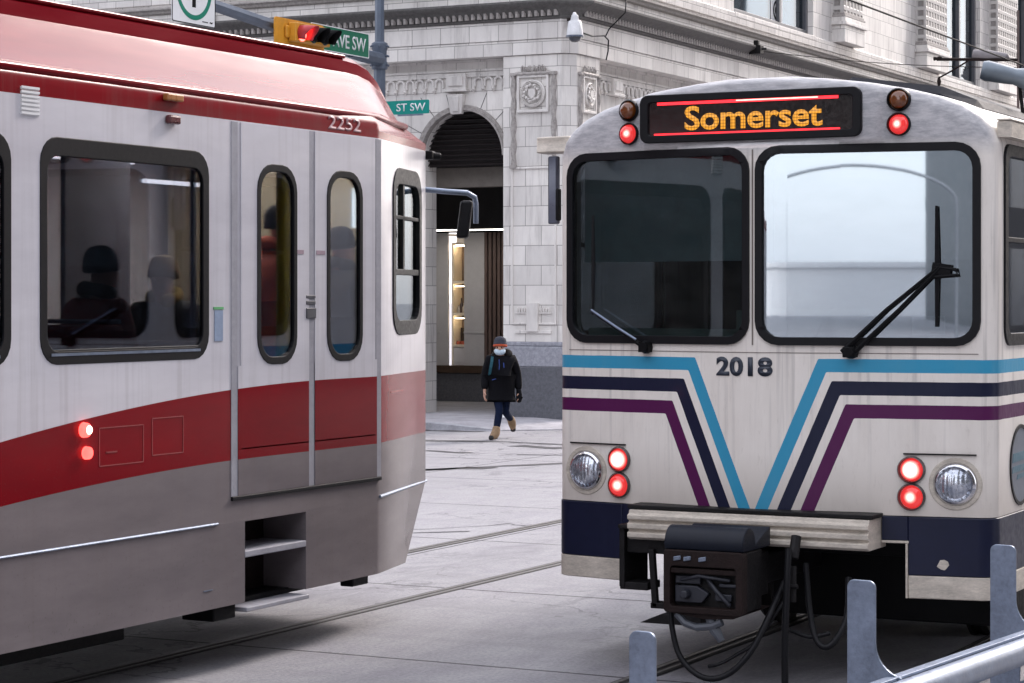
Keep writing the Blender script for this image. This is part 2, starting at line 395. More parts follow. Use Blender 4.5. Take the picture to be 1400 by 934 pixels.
# ------------------------------------------------------------------ ground
def mk_concrete():
    m, nt, out = nmat('weathered street concrete')
    o = objco(nt); s = sep(nt, o)
    big = noise(nt, mapping(nt, o, (.25, .12, 1)), 1.0, 6, .65, .4)
    mid = noise(nt, mapping(nt, o, (1.2, .6, 1)), 2.0, 6, .7, .6)
    fine = noise(nt, o, 38, 5, .75)
    base = mixc(nt, ramp(nt, big, .32, .68), (.28, .277, .295), (.345, .34, .355))
    base = mixc(nt, ramp(nt, mid, .46, .66, 0, .6), base, (.26, .25, .28))
    scuff = noise(nt, mapping(nt, o, (3.2, .7, 1)), 2.2, 7, .72, 1.2)
    base = mixc(nt, ramp(nt, scuff, .5, .72, 0, .3), base, (.17, .165, .185))
    base = mixc(nt, ramp(nt, fine, .42, .66, 0, .8), base, (.165, .16, .18))
    ty = noise(nt, mapping(nt, o, (.10, 2.2, 1)), 1.0, 6, .7, .3)
    base = mixc(nt, ramp(nt, ty, .5, .7, 0, .5), base, (.19, .185, .20))
    # oily band between the rails
    def band(c, wd, k): return math_(nt, 'MULTIPLY', ramp(nt, math_(nt, 'ABSOLUTE', math_(nt, 'SUBTRACT', s[0], c)), wd*.3, wd, 1, 0), k)
    oil = math_(nt, 'MULTIPLY', math_(nt, 'ADD', band(-4.6, .6, .5), band(-8.95, .6, .45)), ramp(nt, mid, .3, .65))
    base = mixc(nt, oil, base, (.13, .125, .14))
    # saw-cut slab joints
    def joint(coord, period, off, wd):
        f = math_(nt, 'FRACT', math_(nt, 'MULTIPLY', math_(nt, 'ADD', coord, off), 1/period))
        return math_(nt, 'LESS_THAN', f, wd/period)
    wob = math_(nt, 'MULTIPLY', math_(nt, 'SUBTRACT', noise(nt, o, 1.6, 4), .5), .05)
    j = math_(nt, 'MAXIMUM', joint(math_(nt, 'ADD', s[1], wob), 3.1, .4, .034), joint(math_(nt, 'ADD', s[0], wob), 4.36, .9, .03))
    # hairline cracks
    vo = nt.nodes.new('ShaderNodeTexVoronoi'); vo.feature = 'DISTANCE_TO_EDGE'; vo.inputs['Scale'].default_value = .33
    wv = nt.nodes.new('ShaderNodeVectorMath'); wv.operation = 'ADD'
    nz = nt.nodes.new('ShaderNodeTexNoise'); nz.inputs['Scale'].default_value = 1.1; nz.inputs['Detail'].default_value = 5
    nt.links.new(o, nz.inputs['Vector'])
    sc_ = nt.nodes.new('ShaderNodeVectorMath'); sc_.operation = 'SCALE'; sc_.inputs['Scale'].default_value = 2.0
    nt.links.new(nz.outputs['Color'], sc_.inputs[0]); nt.links.new(o, wv.inputs[0]); nt.links.new(sc_.outputs[0], wv.inputs[1])
    nt.links.new(wv.outputs[0], vo.inputs['Vector'])
    cr = math_(nt, 'MULTIPLY', math_(nt, 'LESS_THAN', vo.outputs['Distance'], .006), ramp(nt, big, .45, .55, .1, .55))
    dark = math_(nt, 'MAXIMUM', math_(nt, 'MULTIPLY', j, 1.0), cr)
    st_ = noise(nt, mapping(nt, o, (1.0, .5, 1)), .9, 5, .75, .8)
    base = mixc(nt, ramp(nt, st_, .60, .66, 0, .5), base, (.12, .115, .13))
    c = mixc(nt, dark, base, (.035, .033, .04))
    h = math_(nt, 'SUBTRACT', math_(nt, 'MULTIPLY_ADD', fine, .5, mid), dark)
    bsdf(nt, out, c, ramp(nt, mid, .3, .7, .5, .8), 0, .4, 0, h, .5, .02)
    return m
M['concrete'] = mk_concrete()
M['sidewalk'] = simple('sidewalk concrete', (.40, .39, .42), .8, 0, .4, 3, bstr=.3)
M['kerb'] = simple('kerb stone', (.36, .36, .39), .75, 0, .4, 5, bstr=.3)
M['tar'] = simple('crack sealing tar', (.05, .048, .055), .5, 0, .4, 8)
M['rail_steel'] = simple('worn rail steel', (.12, .115, .115), .45, .5, .4, 12)
M['groove'] = simple('rail groove dirt', (.025, .023, .024), .8, 0, .4, 8)
g = MB(); g.add([(-900, -900, 0), (900, -900, 0), (900, 900, 0), (-900, 900, 0)], [(0, 1, 2, 3)])
struct(g.build('ground', M['concrete'], smooth=0))
rails = [(-5.313, 'grooved steel rail in the concrete below the coupler of the cream tram'), (-3.88, 'grooved steel rail below the right flank of the cream tram beside the platform barrier'),
         (-8.197, 'grooved steel rail running along the near side of the red and white tram'), (-9.74, 'farthest grooved rail, beyond the red and white tram')]
for x, lab in rails:
    t = thing('tram_rail', lab, 'rail', (x, 40, 0), 0, 'tram rails')
    b = MB(); b.box(-.07, .07, -75, 120, -.02, .004); b.build('groove', M['groove'], t, 0, 0)
    b = MB(); b.box(-.055, -.015, -75, 120, 0, .009); b.box(.022, .05, -75, 120, 0, .008); b.build('rail_head', M['rail_steel'], t, .004, 0)
# sealed cracks wandering over the slabs
def ribbon(mb, pts, wd):
    ps = []
    for i in range(len(pts)-1):
        a, b = Vector(pts[i]), Vector(pts[i+1]); n = max(2, int((b-a).length/.25))
        for k in range(n): ps.append(a.lerp(b, k/n))
    ps.append(Vector(pts[-1]))
    L, Rr = [], []
    for i, p in enumerate(ps):
        t = (ps[min(i+1, len(ps)-1)]-ps[max(i-1, 0)]).normalized(); nn = Vector((-t.y, t.x))
        ww = wd*random.uniform(.35, 1.2); q = p+nn*random.uniform(-.05, .05)
        L.append((q.x+nn.x*ww, q.y+nn.y*ww, .0045)); Rr.append((q.x-nn.x*ww, q.y-nn.y*ww, .0045))
    n = len(ps); mb.add(L+Rr, [(i, i+1, n+i+1, n+i) for i in range(n-1)])
CRACKS = [([(-11.2, 18.4), (-10.5, 18.9), (-10.05, 19.7), (-9.85, 19.55)], .022), ([(-11.6, 17.6), (-10.9, 18.05), (-10.1, 18.9)], .028),
          ([(-15.6, 24.2), (-14.2, 25.4), (-13.0, 27.4), (-11.6, 29.5)], .10), ([(-14.6, 24.8), (-13.6, 26.2)], .17),
          ([(-18.6, 30.9), (-17.2, 30.6), (-15.8, 30.9), (-14.2, 30.7)], .13), ([(-15.3, 30.2), (-14.4, 29.9)], .22), ([(-15.6, 32.4), (-14.8, 33.6)], .06), ([(-14.9, 31.6), (-14.1, 32.2)], .1),
          ([(-16.0, 28.6), (-15.2, 28.4)], .12), ([(-14.4, 28.4), (-12.8, 29.0)], .05)]
b = MB()
for p, wd in CRACKS: ribbon(b, p, wd)
struct(b.build('pavement_crack', M['tar'], smooth=0))
# sidewalk in front of the stone building, ramped down at its corner
b = MB()
b.add([(-60, 33.3, .12), (-18.4, 33.3, .12), (-17.2, 33.5, .015), (-16.0, 34.4, .015), (-15.4, 35.6, .015), (-15.4, 37.5, .12), (-15.4, 120, .12), (-17.3, 120, .12), (-17.3, 36.2, .12), (-60, 36.2, .12),
       (-60, 33.3, -.1), (-18.4, 33.3, -.1), (-17.2, 33.5, -.1), (-16.0, 34.4, -.1), (-15.4, 35.6, -.1), (-15.4, 37.5, -.1), (-15.4, 120, -.1)],
      [(0, 1, 8, 9), (1, 2, 3, 8), (3, 4, 8), (4, 5, 8), (5, 6, 7, 8)] + [(i+10, i+11, i+1, i) for i in range(6)])
struct(b.build('sidewalk', M['sidewalk'], smooth=0))
b = MB(); b.prism([(33.14, 0), (33.16, .115), (33.2, .128), (33.31, .128), (33.31, 0)], 'x', -60, -18.4)
b.loft([[(-18.4, y, z) for y, z in ((33.14, 0), (33.16, .115), (33.2, .128), (33.31, .128), (33.31, 0))], [(-17.2, y+.2, z*.15) for y, z in ((33.14, 0), (33.16, .115), (33.2, .128), (33.31, .128), (33.31, 0))]])
struct(b.build('kerb', M['kerb'], smooth=0))
b = MB(); ribbon(b, [(-60, 33.0), (-24, 33.0), (-20, 33.02), (-18.3, 32.95), (-17.4, 33.1)], .16); struct(b.build('gutter', M['tar'], smooth=0))

# ------------------------------------------------------------------ stone building on the corner
def mk_terracotta(name, row=.347, wid=.62, dirt=1.0, spots=False):
    m, nt, out = nmat(name)
    o = objco(nt); s = sep(nt, o)
    u = math_(nt, 'ADD', s[0], s[1])
    vec = comb(nt, u, s[2], 0.0)
    br = nt.nodes.new('ShaderNodeTexBrick'); br.offset = .5; br.squash = 1
    nt.links.new(vec, br.inputs['Vector']); br.inputs['Scale'].default_value = 1
    br.inputs['Color1'].default_value = (.86, .83, .79, 1); br.inputs['Color2'].default_value = (.70, .675, .645, 1)
    br.inputs['Mortar'].default_value = (.24, .22, .21, 1); br.inputs['Mortar Size'].default_value = .006
    br.inputs['Mortar Smooth'].default_value = .35; br.inputs['Brick Width'].default_value = wid; br.inputs['Row Height'].default_value = row
    st = noise(nt, mapping(nt, o, (1.5, 1.5, .5)), 1.3, 6, .7)
    fi = noise(nt, o, 22, 5, .7)
    c = mixc(nt, ramp(nt, st, .42, .75, 0, .4*dirt), br.outputs['Color'], (.36, .33, .32))
    c = mixc(nt, ramp(nt, fi, .62, .8, 0, .35*dirt), c, (.30, .27, .26))
    sk = noise(nt, mapping(nt, o, (5, 5, .5)), 1.0, 5, .7)
    c = mixc(nt, ramp(nt, sk, .52, .74, 0, .5*dirt), c, (.20, .18, .17))
    if spots:   # rusty anchor bolts left in the blocks
        fx = math_(nt, 'FRACT', math_(nt, 'MULTIPLY', math_(nt, 'ADD', u, .12), 1/wid)); fz = math_(nt, 'FRACT', math_(nt, 'MULTIPLY', s[2], 1/row))
        dx = math_(nt, 'MULTIPLY', math_(nt, 'SUBTRACT', fx, .5), wid); dz = math_(nt, 'MULTIPLY', math_(nt, 'SUBTRACT', fz, .62), row)
        d = math_(nt, 'SQRT', math_(nt, 'ADD', math_(nt, 'MULTIPLY', dx, dx), math_(nt, 'MULTIPLY', dz, dz)))
        d = math_(nt, 'ADD', d, math_(nt, 'MULTIPLY', fi, .03))
        c = mixc(nt, math_(nt, 'LESS_THAN', d, .043), c, (.12, .09, .09))
    bsdf(nt, out, c, ramp(nt, fi, .3, .7, .38, .62), 0, .45, .1, math_(nt, 'MULTIPLY_ADD', fi, .15, math_(nt, 'SUBTRACT', 1.0, br.outputs['Fac'])), .35, .012)
    return m
M['terra'] = mk_terracotta('white glazed terracotta blocks')
M['terra_big'] = mk_terracotta('large white terracotta blocks', .47, .62, 1.0, True)
M['terra_belt'] = mk_terracotta('terracotta belt blocks', .334, .58, 1.0)
M['terra_plain'] = mk_terracotta('white terracotta ornament', 5.0, 1.3, 1.2)
M['terra_fine'] = mk_terracotta('small terracotta courses', .33, .42, .9)
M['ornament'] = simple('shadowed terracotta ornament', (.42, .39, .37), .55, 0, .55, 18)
M['ornament_dark'] = simple('soot and shade dark moulding', (.13, .125, .12), .7, 0, .5, 14)  # dark tone holds soot and also the shade under the cornice
M['granite'] = simple('grey granite', (.13, .135, .155), .45, 0, .5, 24)
M['granite_rough'] = simple('pale rough granite', (.36, .37, .42), .7, 0, .5, 15, bstr=.5)
M['louvre'] = simple('dark louvre metal', (.018, .013, .013), .5, .2, .3)
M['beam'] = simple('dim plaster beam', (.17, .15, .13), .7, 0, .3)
M['slat_wood'] = simple('brown slats', (.17, .115, .10), .55, 0, .3, 9, (1, 1, .2))
M['slat_gap'] = simple('dark slat backing', (.03, .022, .02), .8)
M['shop_white'] = simple('shop white paint', (.62, .61, .62), .5, 0, .1)
M['shop_cream'] = simple('shop cream paint', (.75, .68, .55), .5, 0, .1)
M['bronze'] = simple('bronze sill', (.10, .065, .045), .45, .5, .3)
M['alu'] = simple('grey window frame', (.16, .165, .18), .4, .5, .2)
M['blind'] = simple('pale window blind', (.50, .44, .36), .8, 0, .2, 3)
CX, CY = -16.926, 35.5          # outer planes of the corner pier
B = thing('stone_building', 'white terracotta building with arched doorway and carved corner pier behind the trams', 'building', (0, 0, 0))
def corner_plan(off, ch=.19, back=38.2, x0=-46, y1=112):
    return [(x0, CY-off), (CX-ch, CY-off), (CX+off, CY+ch), (CX+off, y1), (CX-1.2, y1), (CX-1.2, CY+1.2), (x0, CY+1.2)]
def band(name, mat, off, z0, z1, bevel=.006):
    b = MB(); b.prism(corner_plan(off), 'z', z0, z1); return b.build(name, mat, B, bevel, 0)
YW = 35.8                        # arcade wall plane
XW = CX-.3
# arcade wall with the arch
def arch_poly(cx, r, z0, zs, n=24):
    return [(cx-r, z0)]+[(cx-r*math.cos(PI*k/n), zs+r*math.sin(PI*k/n)) for k in range(n+1)]+[(cx+r, z0)]
ACX, AR, AZS = -19.25, .83, 4.74
def arch_wall(name, x0, x1, z0, z1, cx, r, zs, y0, y1, mat):
    """wall slab with an arched opening, built as strips round the arch"""
    b = MB(); n = 24
    b.box(x0, cx-r, y0, y1, z0, z1); b.box(cx+r, x1, y0, y1, z0, z1)
    arc = [(cx-r*math.cos(PI*k/n), zs+r*math.sin(PI*k/n)) for k in range(n+1)]
    for k in range(n):
        (xa, za), (xb, zb) = arc[k], arc[k+1]
        b.prism([(xa, za), (xb, zb), (xb, z1), (xa, z1)], 'y', y0, y1)
    o = b.build(name, mat, B, 0, 0)
    bm = bmesh.new(); bm.from_mesh(o.data); bmesh.ops.remove_doubles(bm, verts=bm.verts, dist=.0005)
    seen = {}
    for f in bm.faces: seen.setdefault(tuple(sorted(v.index for v in f.verts)), []).append(f)
    bmesh.ops.delete(bm, geom=[f for fs in seen.values() if len(fs) > 1 for f in fs], context='FACES_ONLY')
    bm.to_mesh(o.data); bm.free(); return o
arch_wall('wall', -24.0, -18.26, .12, 6.46, ACX, AR, AZS, YW, YW+.55, M['terra'])
b = MB(); b.box(-46, -24.002, YW, YW+.55, .12, 6.46); b.box(XW-.5, XW, 36.66, 112, .12, 6.46); b.build('wall', M['terra'], B, 0, 0)
# corner pier
b = MB(); b.prism([(-18.267, CY), (CX-.19, CY), (CX, CY+.19), (CX, 36.65), (-18.267, 36.65)], 'z', 1.44, 6.455)
b.build('corner_pier', M['terra'], B, .006, 0)
b = MB(); b.prism([(-18.33, CY-.06), (CX-.16, CY-.06), (CX+.06, CY+.16), (CX+.06, 36.7), (-18.33, 36.7)], 'z', .0, 1.0)
b.build('plinth', M['granite'], B, .012, 0)
b = MB(); b.prism([(-18.31, CY-.04), (CX-.17, CY-.04), (CX+.04, CY+.17), (CX+.04, 36.68), (-18.31, 36.68)], 'z', 1.0, 1.36)
b.prism([(-18.29, CY-.025), (CX-.17, CY-.025), (CX+.025, CY+.17), (CX+.025, 36.68), (-18.29, 36.68)], 'z', 1.362, 1.44)
b.build('plinth_course', M['granite_rough'], B, .02, 0)
# recessed panel moulding and little bracket at the foot of the pier
def panel_mould(name, mapf, u0, u1, z0, z1, t=.035, d=.03, mat='terra_plain'):
    b = MB()
    for (a0, a1, c0, c1) in ((u0, u0+t, z0, z1), (u1-t, u1, z0, z1), (u0+t, u1-t, z0, z0+t), (u0+t, u1-t, z1-t, z1)):
        vs = [mapf(u, d*k, z) for z in (c0, c1) for k in (0, 1) for u in (a0, a1)]
        b.add(vs, [(0, 2, 3, 1), (4, 5, 7, 6), (0, 1, 5, 4), (1, 3, 7, 5), (3, 2, 6, 7), (2, 0, 4, 6)])
    return b.build(name, M[mat], B, .008, 0)
front = lambda u, d, z: (u, CY-d, z)
side = lambda u, d, z: (CX+d, u, z)
b = MB(); b.box(-17.78, -17.56, CY-.07, CY, 1.62, 2.12); b.box(-18.02, -17.32, CY-.03, CY, 1.585, 1.64); b.box(-18.02, -17.32, CY-.03, CY, 1.93, 1.955)
for sx in (-1, 1):
    for k in range(4): b.box(-17.67+sx*(.16+.05*k)-.012, -17.67+sx*(.16+.05*k)+.012, CY-.035, CY-.002, 1.955, 2.03)
b.build('bracket', M['terra_plain'], B, .006, 0)
panel_mould('panel_moulding', front, -18.10, -17.22, 1.74, 4.5)
# carved roundel, framed, on both faces of the pier
def roundel(mapf, u0, u1, z0, z1):
    uc, zc, r = (u0+u1)/2, (z0+z1)/2, min(u1-u0, z1-z0)/2*.93
    def ringpts(rad, d, n=36): return [mapf(uc+rad*math.cos(2*PI*k/n), d, zc+rad*math.sin(2*PI*k/n)) for k in range(n)]
    b = MB()
    vs = [(u0-.05, z0-.05), (u1+.05, z0-.05), (u1+.05, z1+.05), (u0-.05, z1+.05)]; vi = [(u0, z0), (u1, z0), (u1, z1), (u0, z1)]
    b.loft([[mapf(u, 0, z) for u, z in vs], [mapf(u, .05, z) for u, z in vs], [mapf(u, .05, z) for u, z in vi], [mapf(u, .0, z) for u, z in vi]], closed=True)
    rd = b.build('medallion_frame', M['terra_plain'], B, .008, 0)
    b = MB()
    b.loft([ringpts(r, .005), ringpts(r, .05), ringpts(r*.93, .065), ringpts(r*.88, .045), ringpts(r*.83, .06), ringpts(r*.78, .05), ringpts(r*.74, .012)], caps=False)
    b.add(ringpts(r*.74, .012), [tuple(range(36))])
    md = b.build('medallion', M['terra_plain'], B, 0, 40)
    b = MB()       # worn relief: a shield with scrollwork round it
    sh = [(-.26, .3), (0, .36), (.26, .3), (.28, -.05), (.16, -.28), (0, -.4), (-.16, -.28), (-.28, -.05)]
    b.loft([[mapf(uc+x*r*1.15, .012, zc+z*r*1.15) for x, z in sh], [mapf(uc+x*r, .085, zc+z*r) for x, z in sh]])
    rnd = random.Random(3)
    for k in range(16):
        a = 2*PI*k/16+rnd.uniform(-.1, .1); rr = r*rnd.uniform(.42, .62)
        p = [mapf(uc+math.cos(a+t)*(rr+r*.07*math.sin(6*t)), (.05+.03*rnd.random()), zc+math.sin(a+t)*(rr+r*.07*math.cos(5*t))) for t in (0, .1, .2, .3, .4)]
        b.tube(p, [.012, .022, .026, .02, .01], 6)
    for k in range(7): 
        b.tube([mapf(uc-r*.2+r*.07*k, .06, zc+r*.22), mapf(uc-r*.2+r*.07*k, .07, zc-r*.1-rnd.random()*.05)], .010, 5)
    b.build('crest', M['terra_plain'], md, 0, 50)
roundel(front, -17.93, -17.41, 5.50, 6.06)
roundel(side, 35.93, 36.38, 5.50, 6.06)
def rope_column(mapf, u, z0, z1, r=.045):
    b = MB(); n = int((z1-z0)/.03); rings = []
    for k in range(n+1):
        z = z0+(z1-z0)*k/n; ring = []
        for i in range(12):
            a = 2*PI*i/12; tw = z*9.0
            rr = r*(1+.28*math.cos(2*(a-tw))); ring.append(mapf(u+rr*math.cos(a), rr*math.sin(a)+.012, z))
        rings.append(ring)
    b.loft(rings)
    for zz in (z0-.02, z1): b.loft([[mapf(u+x, d, zz) for x, d in ((-.06, 0), (.06, 0), (.06, .07), (-.06, .07))], [mapf(u+x, d, zz+.05) for x, d in ((-.06, 0), (.06, 0), (.06, .07), (-.06, .07))]])
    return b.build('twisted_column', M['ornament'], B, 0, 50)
for f, u in ((front, -18.055), (front, -17.27), (side, 35.80), (side, 36.53)): rope_column(f, u, 4.5, 6.10)
for f, u0, u1 in ((front, -18.0, -17.33), (side, 35.86, 36.47)):
    b = MB(); b.tube([f(u0+(u1-u0)*k/12, .04, 6.13+.008*math.sin(k*2.4)) for k in range(13)], .035, 8)
    rnd = random.Random(5)
    for k in range(11):
        u = (u0+u1)/2+(k-5)*.045
        b.tube([f(u, .02, 6.17), f(u+rnd.uniform(-.02, .02), .035, 6.2+.05*rnd.random()), f(u+rnd.uniform(-.03, .03), .03, 6.25+.03*rnd.random())], [.018, .02, .008], 6)
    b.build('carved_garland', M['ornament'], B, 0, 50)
# belt courses, cornice, upper wall
band('belt_course', M['terra_belt'], .035, 6.462, 6.722)
band('belt_course', M['terra_belt'], .055, 6.728, 7.06)
def mould(name, prof, mat):
    b = MB(); rings = [[(x, y, z) for x, y in corner_plan(o_)] for o_, z in prof]; b.loft(rings); return b.build(name, mat, B, 0, 0)
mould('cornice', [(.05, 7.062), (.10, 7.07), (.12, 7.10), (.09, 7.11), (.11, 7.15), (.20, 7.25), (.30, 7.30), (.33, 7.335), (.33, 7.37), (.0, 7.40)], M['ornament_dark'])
b = MB()      # egg and dart ornament under the cornice
def egg(c, ax, s=1.0):
    c = Vector(c); ax = Vector(ax); o_ = Vector((-ax.y, ax.x, 0)) 
    if o_.dot(Vector((1, -1, 0))) < 0: o_ = -o_
    b.loft([[c+ax*(x*.045)+o_*d+Vector((0, 0, z)) for x, d in ((-1, 0), (-.5, .045), (.5, .045), (1, 0))] for z in (-.02, .1)])
x = CX-.25
while x > -34: egg((x, CY-.12, 7.13), (1, 0, 0)); x -= .125
b.build('egg_ornament', M['ornament'], B, 0, 0); b = MB()
y = CY+.3
while y < 62: egg((CX+.12, y, 7.13), (0, 1, 0)); y += .125
b.build('egg_ornament', M['ornament'], B, 0, 0)
band('upper_wall', M['terra_big'], .0, 7.402, 8.02, .0)
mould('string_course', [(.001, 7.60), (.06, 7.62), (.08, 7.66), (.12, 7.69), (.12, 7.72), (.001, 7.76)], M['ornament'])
mould('sill_course', [(.002, 7.79), (.035, 7.80), (.05, 8.0), (.002, 8.03)], M['terra_fine'])
# shaded frieze with little corbel arches
def frieze(mapf, u0, u1, blocks):
    b = MB()
    for (a0, a1, z0, z1, d) in ((u0, u1, 6.25, 6.29, .05), (u0, u1, 6.20, 6.245, .03), (u0, u1, 6.42, 6.459, .04)):
        vs = [mapf(u, d*k, z) for z in (z0, z1) for k in (0, 1) for u in (a0, a1)]
        b.add(vs, [(0, 2, 3, 1), (4, 5, 7, 6), (0, 1, 5, 4), (1, 3, 7, 5), (3, 2, 6, 7), (2, 0, 4, 6)])
    u = u0+.1
    while u < u1-.08:
        if not any(abs(u-c) < .27 for c in blocks):
            pts = [mapf(u+.075*math.cos(PI*k/8), .03, 6.06+.075*math.sin(PI*k/8)) for k in range(9)]
            b.tube([mapf(u+.075, .03, 5.98)]+pts+[mapf(u-.075, .03, 5.98)], .024, 6)
            b.tube([mapf(u-.1, .02, 5.99), mapf(u-.1, .05, 5.93), mapf(u-.1, .02, 5.88)], [.012, .04, .008], 6)
        u += .2
    vs = [mapf(u, d*k, z) for z in (6.155, 6.2) for k in (0, 1) for d in (.04,) for u in (u0, u1)]
    b.add(vs, [(0, 2, 3, 1), (4, 5, 7, 6), (0, 1, 5, 4), (1, 3, 7, 5), (3, 2, 6, 7), (2, 0, 4, 6)])
    b.build('arcaded_frieze', M['terra_plain'], B, 0, 40)
    for c in blocks:
        b = MB()
        for (a0, a1, z0, z1, d) in ((c-.2, c+.2, 5.95, 6.22, .10), (c-.15, c+.15, 6.0, 6.17, .13), (c-.23, c+.23, 5.9, 5.95, .13)):
            vs = [mapf(u, d*k, z) for z in (z0, z1) for k in (0, 1) for u in (a0, a1)]
            b.add(vs, [(0, 2, 3, 1), (4, 5, 7, 6), (0, 1, 5, 4), (1, 3, 7, 5), (3, 2, 6, 7), (2, 0, 4, 6)])
        b.build('frieze_block', M['terra_plain'], B, .008, 0)
frieze(lambda u, d, z: (u, YW-d, z), -24, -18.28, [-19.33, -22.2])
frieze(lambda u, d, z: (XW+d, u, z), 36.68, 48, [37.9, 41.2, 44.5])
# archivolt, keystone, springers
b = MB(); n = 28
def arcr(r, d, cx=ACX): return [(cx-r*math.cos(PI*k/n), YW-d, AZS+r*math.sin(PI*k/n)) for k in range(n+1)]
def strip(b, A, Bq):
    nn = len(A); b.add(A+Bq, [(i, i+1, nn+i+1, nn+i) for i in range(nn-1)])
prof = [(AR-.002, -.1), (AR-.002, .05), (AR+.035, .06), (AR+.045, .035), (AR+.09, .045), (AR+.10, .0)]
for (r0, d0), (r1, d1) in zip(prof[:-1], prof[1:]): strip(b, arcr(r0, d0), arcr(r1, d1))
for k in range(1, n, 2):
    a = PI*k/n; c = (ACX-(AR+.01)*math.cos(a), YW-.065, AZS+(AR+.01)*math.sin(a))
    b.obox(Vector(c)+Vector((0, .03, 0)), Vector((-math.cos(a), 0, math.sin(a)))*.014, (0, .012, 0), Vector((math.sin(a), 0, math.cos(a)))*.03)
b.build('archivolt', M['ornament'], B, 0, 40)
b = MB(); b.loft([[(ACX-.08+sx*w_, YW-d, z) for sx, d in ((-1, 0), (1, 0), (1, dd), (-1, dd))] for z, w_, dd in ((5.5, .11, .09), (5.85, .16, .14))])
b.loft([[(ACX-.08+sx*w_, YW-d, z) for sx, d in ((-1, .08), (1, .08), (1, dd), (-1, dd))] for z, w_, dd in ((5.54, .06, .12), (5.81, .10, .17))])
b.build('keystone', M['terra_plain'], B, .01, 0)
M['joint'] = simple('dark joint', (.10, .095, .1), .9)
for a in (28, 52, 74, 114, 137, 158):
    ca, sa = -math.cos(R(a)), math.sin(R(a)); r0, r1 = AR+.1, AR+.55
    for_z = AZS+r1*sa
    if for_z > 5.86: r1 = (5.86-AZS)/sa
    c = Vector((ACX+ca*(r0+r1)/2, YW-.002, AZS+sa*(r0+r1)/2))
    b = MB(); b.obox(c, Vector((ca, 0, sa))*(r1-r0)/2, (0, .003, 0), Vector((-sa, 0, ca))*.005); b.build('arch_joint', M['joint'], B, 0, 0)
# what stands in the arch
b = MB(); b.box(ACX-.95, ACX+.95, 36.1, 36.15, 4.58, 5.62)
for k in range(11): b.obox((ACX, 36.06, 4.62+k*.09), (.95, 0, 0), (0, .03, .02), (0, -.004, .006))
b.build('louvre', M['louvre'], B, 0, 0)
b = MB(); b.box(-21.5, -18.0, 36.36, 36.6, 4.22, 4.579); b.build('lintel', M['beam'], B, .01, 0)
SY = 38.6                        # shop front plane, set back under the arcade
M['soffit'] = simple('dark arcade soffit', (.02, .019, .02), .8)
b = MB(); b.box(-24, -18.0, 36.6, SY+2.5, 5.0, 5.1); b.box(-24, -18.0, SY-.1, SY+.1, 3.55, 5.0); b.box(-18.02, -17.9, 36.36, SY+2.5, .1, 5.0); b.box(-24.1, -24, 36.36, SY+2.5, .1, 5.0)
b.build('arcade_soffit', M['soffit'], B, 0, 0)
b = MB(); b.box(-24, -18.0, 35.8, 40.4, .05, .125); struct(b.build('sidewalk', M['sidewalk'], None, 0, 0))
# ------------------------------------------------------------------ upper windows and pilasters on the long side
def bwindow(y0, y1, z0, z1, divs, parent=B, sticker=False):
    x = CX-.02
    f = MB(); t = .13
    f.box(x-.25, x-.12, y0, y0+t, z0, z1); f.box(x-.25, x-.12, y1-t, y1, z0, z1); f.box(x-.25, x-.12, y0+t, y1-t, z0, z0+t); f.box(x-.25, x-.12, y0+t, y1-t, z1-t, z1)
    for d in divs: f.box(x-.26, x-.10, d-.07, d+.07, z0+t, z1-t)
    f.box(x-.255, x-.11, y0+t, y1-t, (z0+z1)/2-.05, (z0+z1)/2+.05)
    fr = f.build('window', M['alu'], parent, .01, 0)
    p = MB(); p.box(x-.22, x-.20, y0+.05, y1-.05, z0+.05, z1-.05); p.build('pane', M['bldg_glass'], fr, 0, 0)
    p = MB(); p.box(x-.60, x-.58, y0, y1, z0+.1, z1); p.build('blind', M['blind'], fr, 0, 0)
    s_ = MB(); s_.box(x-.28, x+.07, y0-.05, y1+.05, z0-.10, z0-.002); s_.build('sill', M['terra_plain'], fr, .01, 0)
    if sticker:
        q = MB(); q.box(x-.195, x-.19, y1-2.15, y1-1.45, z0+.14, z0+.75); q.build('window_sticker', M['sign_white'], fr, 0, 0)
        q = MB(); c = (x-.188, y1-1.8, z0+.38)
        for r in (.2, .09): q.tube([(c[0], c[1]+r*math.cos(2*PI*k/20), c[2]+r*math.sin(2*PI*k/20)) for k in range(21)], .02, 5)
        for k in range(6): q.box(x-.19, x-.186, y1-2.1+.1*k, y1-2.04+.1*k, z0+.62+.02*(k % 3), z0+.68+.015*(k % 2))
        q.build('sticker_mark', M['black_paint'], fr, 0, 0)
WINS = [(43.2, 48.0, [46.2], True), (58.0, 61.75, [60.1], False), (65.3, 69.0, [67.1], False), (36.9, 39.2, [38.0], False)]
ZT = 14.5
ys = [CY+.2]
b = MB()
for y0, y1, dv, st in sorted(WINS):
    b.box(CX-1.2, CX-.02, ys[-1], y0, 8.03, ZT); ys.append(y1)
b.box(CX-1.2, CX-.02, ys[-1], 112, 8.03, ZT)
b.box(-46, CX-.21, CY+.0, CY+1.2, 8.03, ZT); b.build('upper_wall', M['terra_fine'], B, 0, 0)
for y0, y1, dv, st in WINS: bwindow(y0, y1, 8.03, ZT, dv, B, st)
M['shaft'] = None
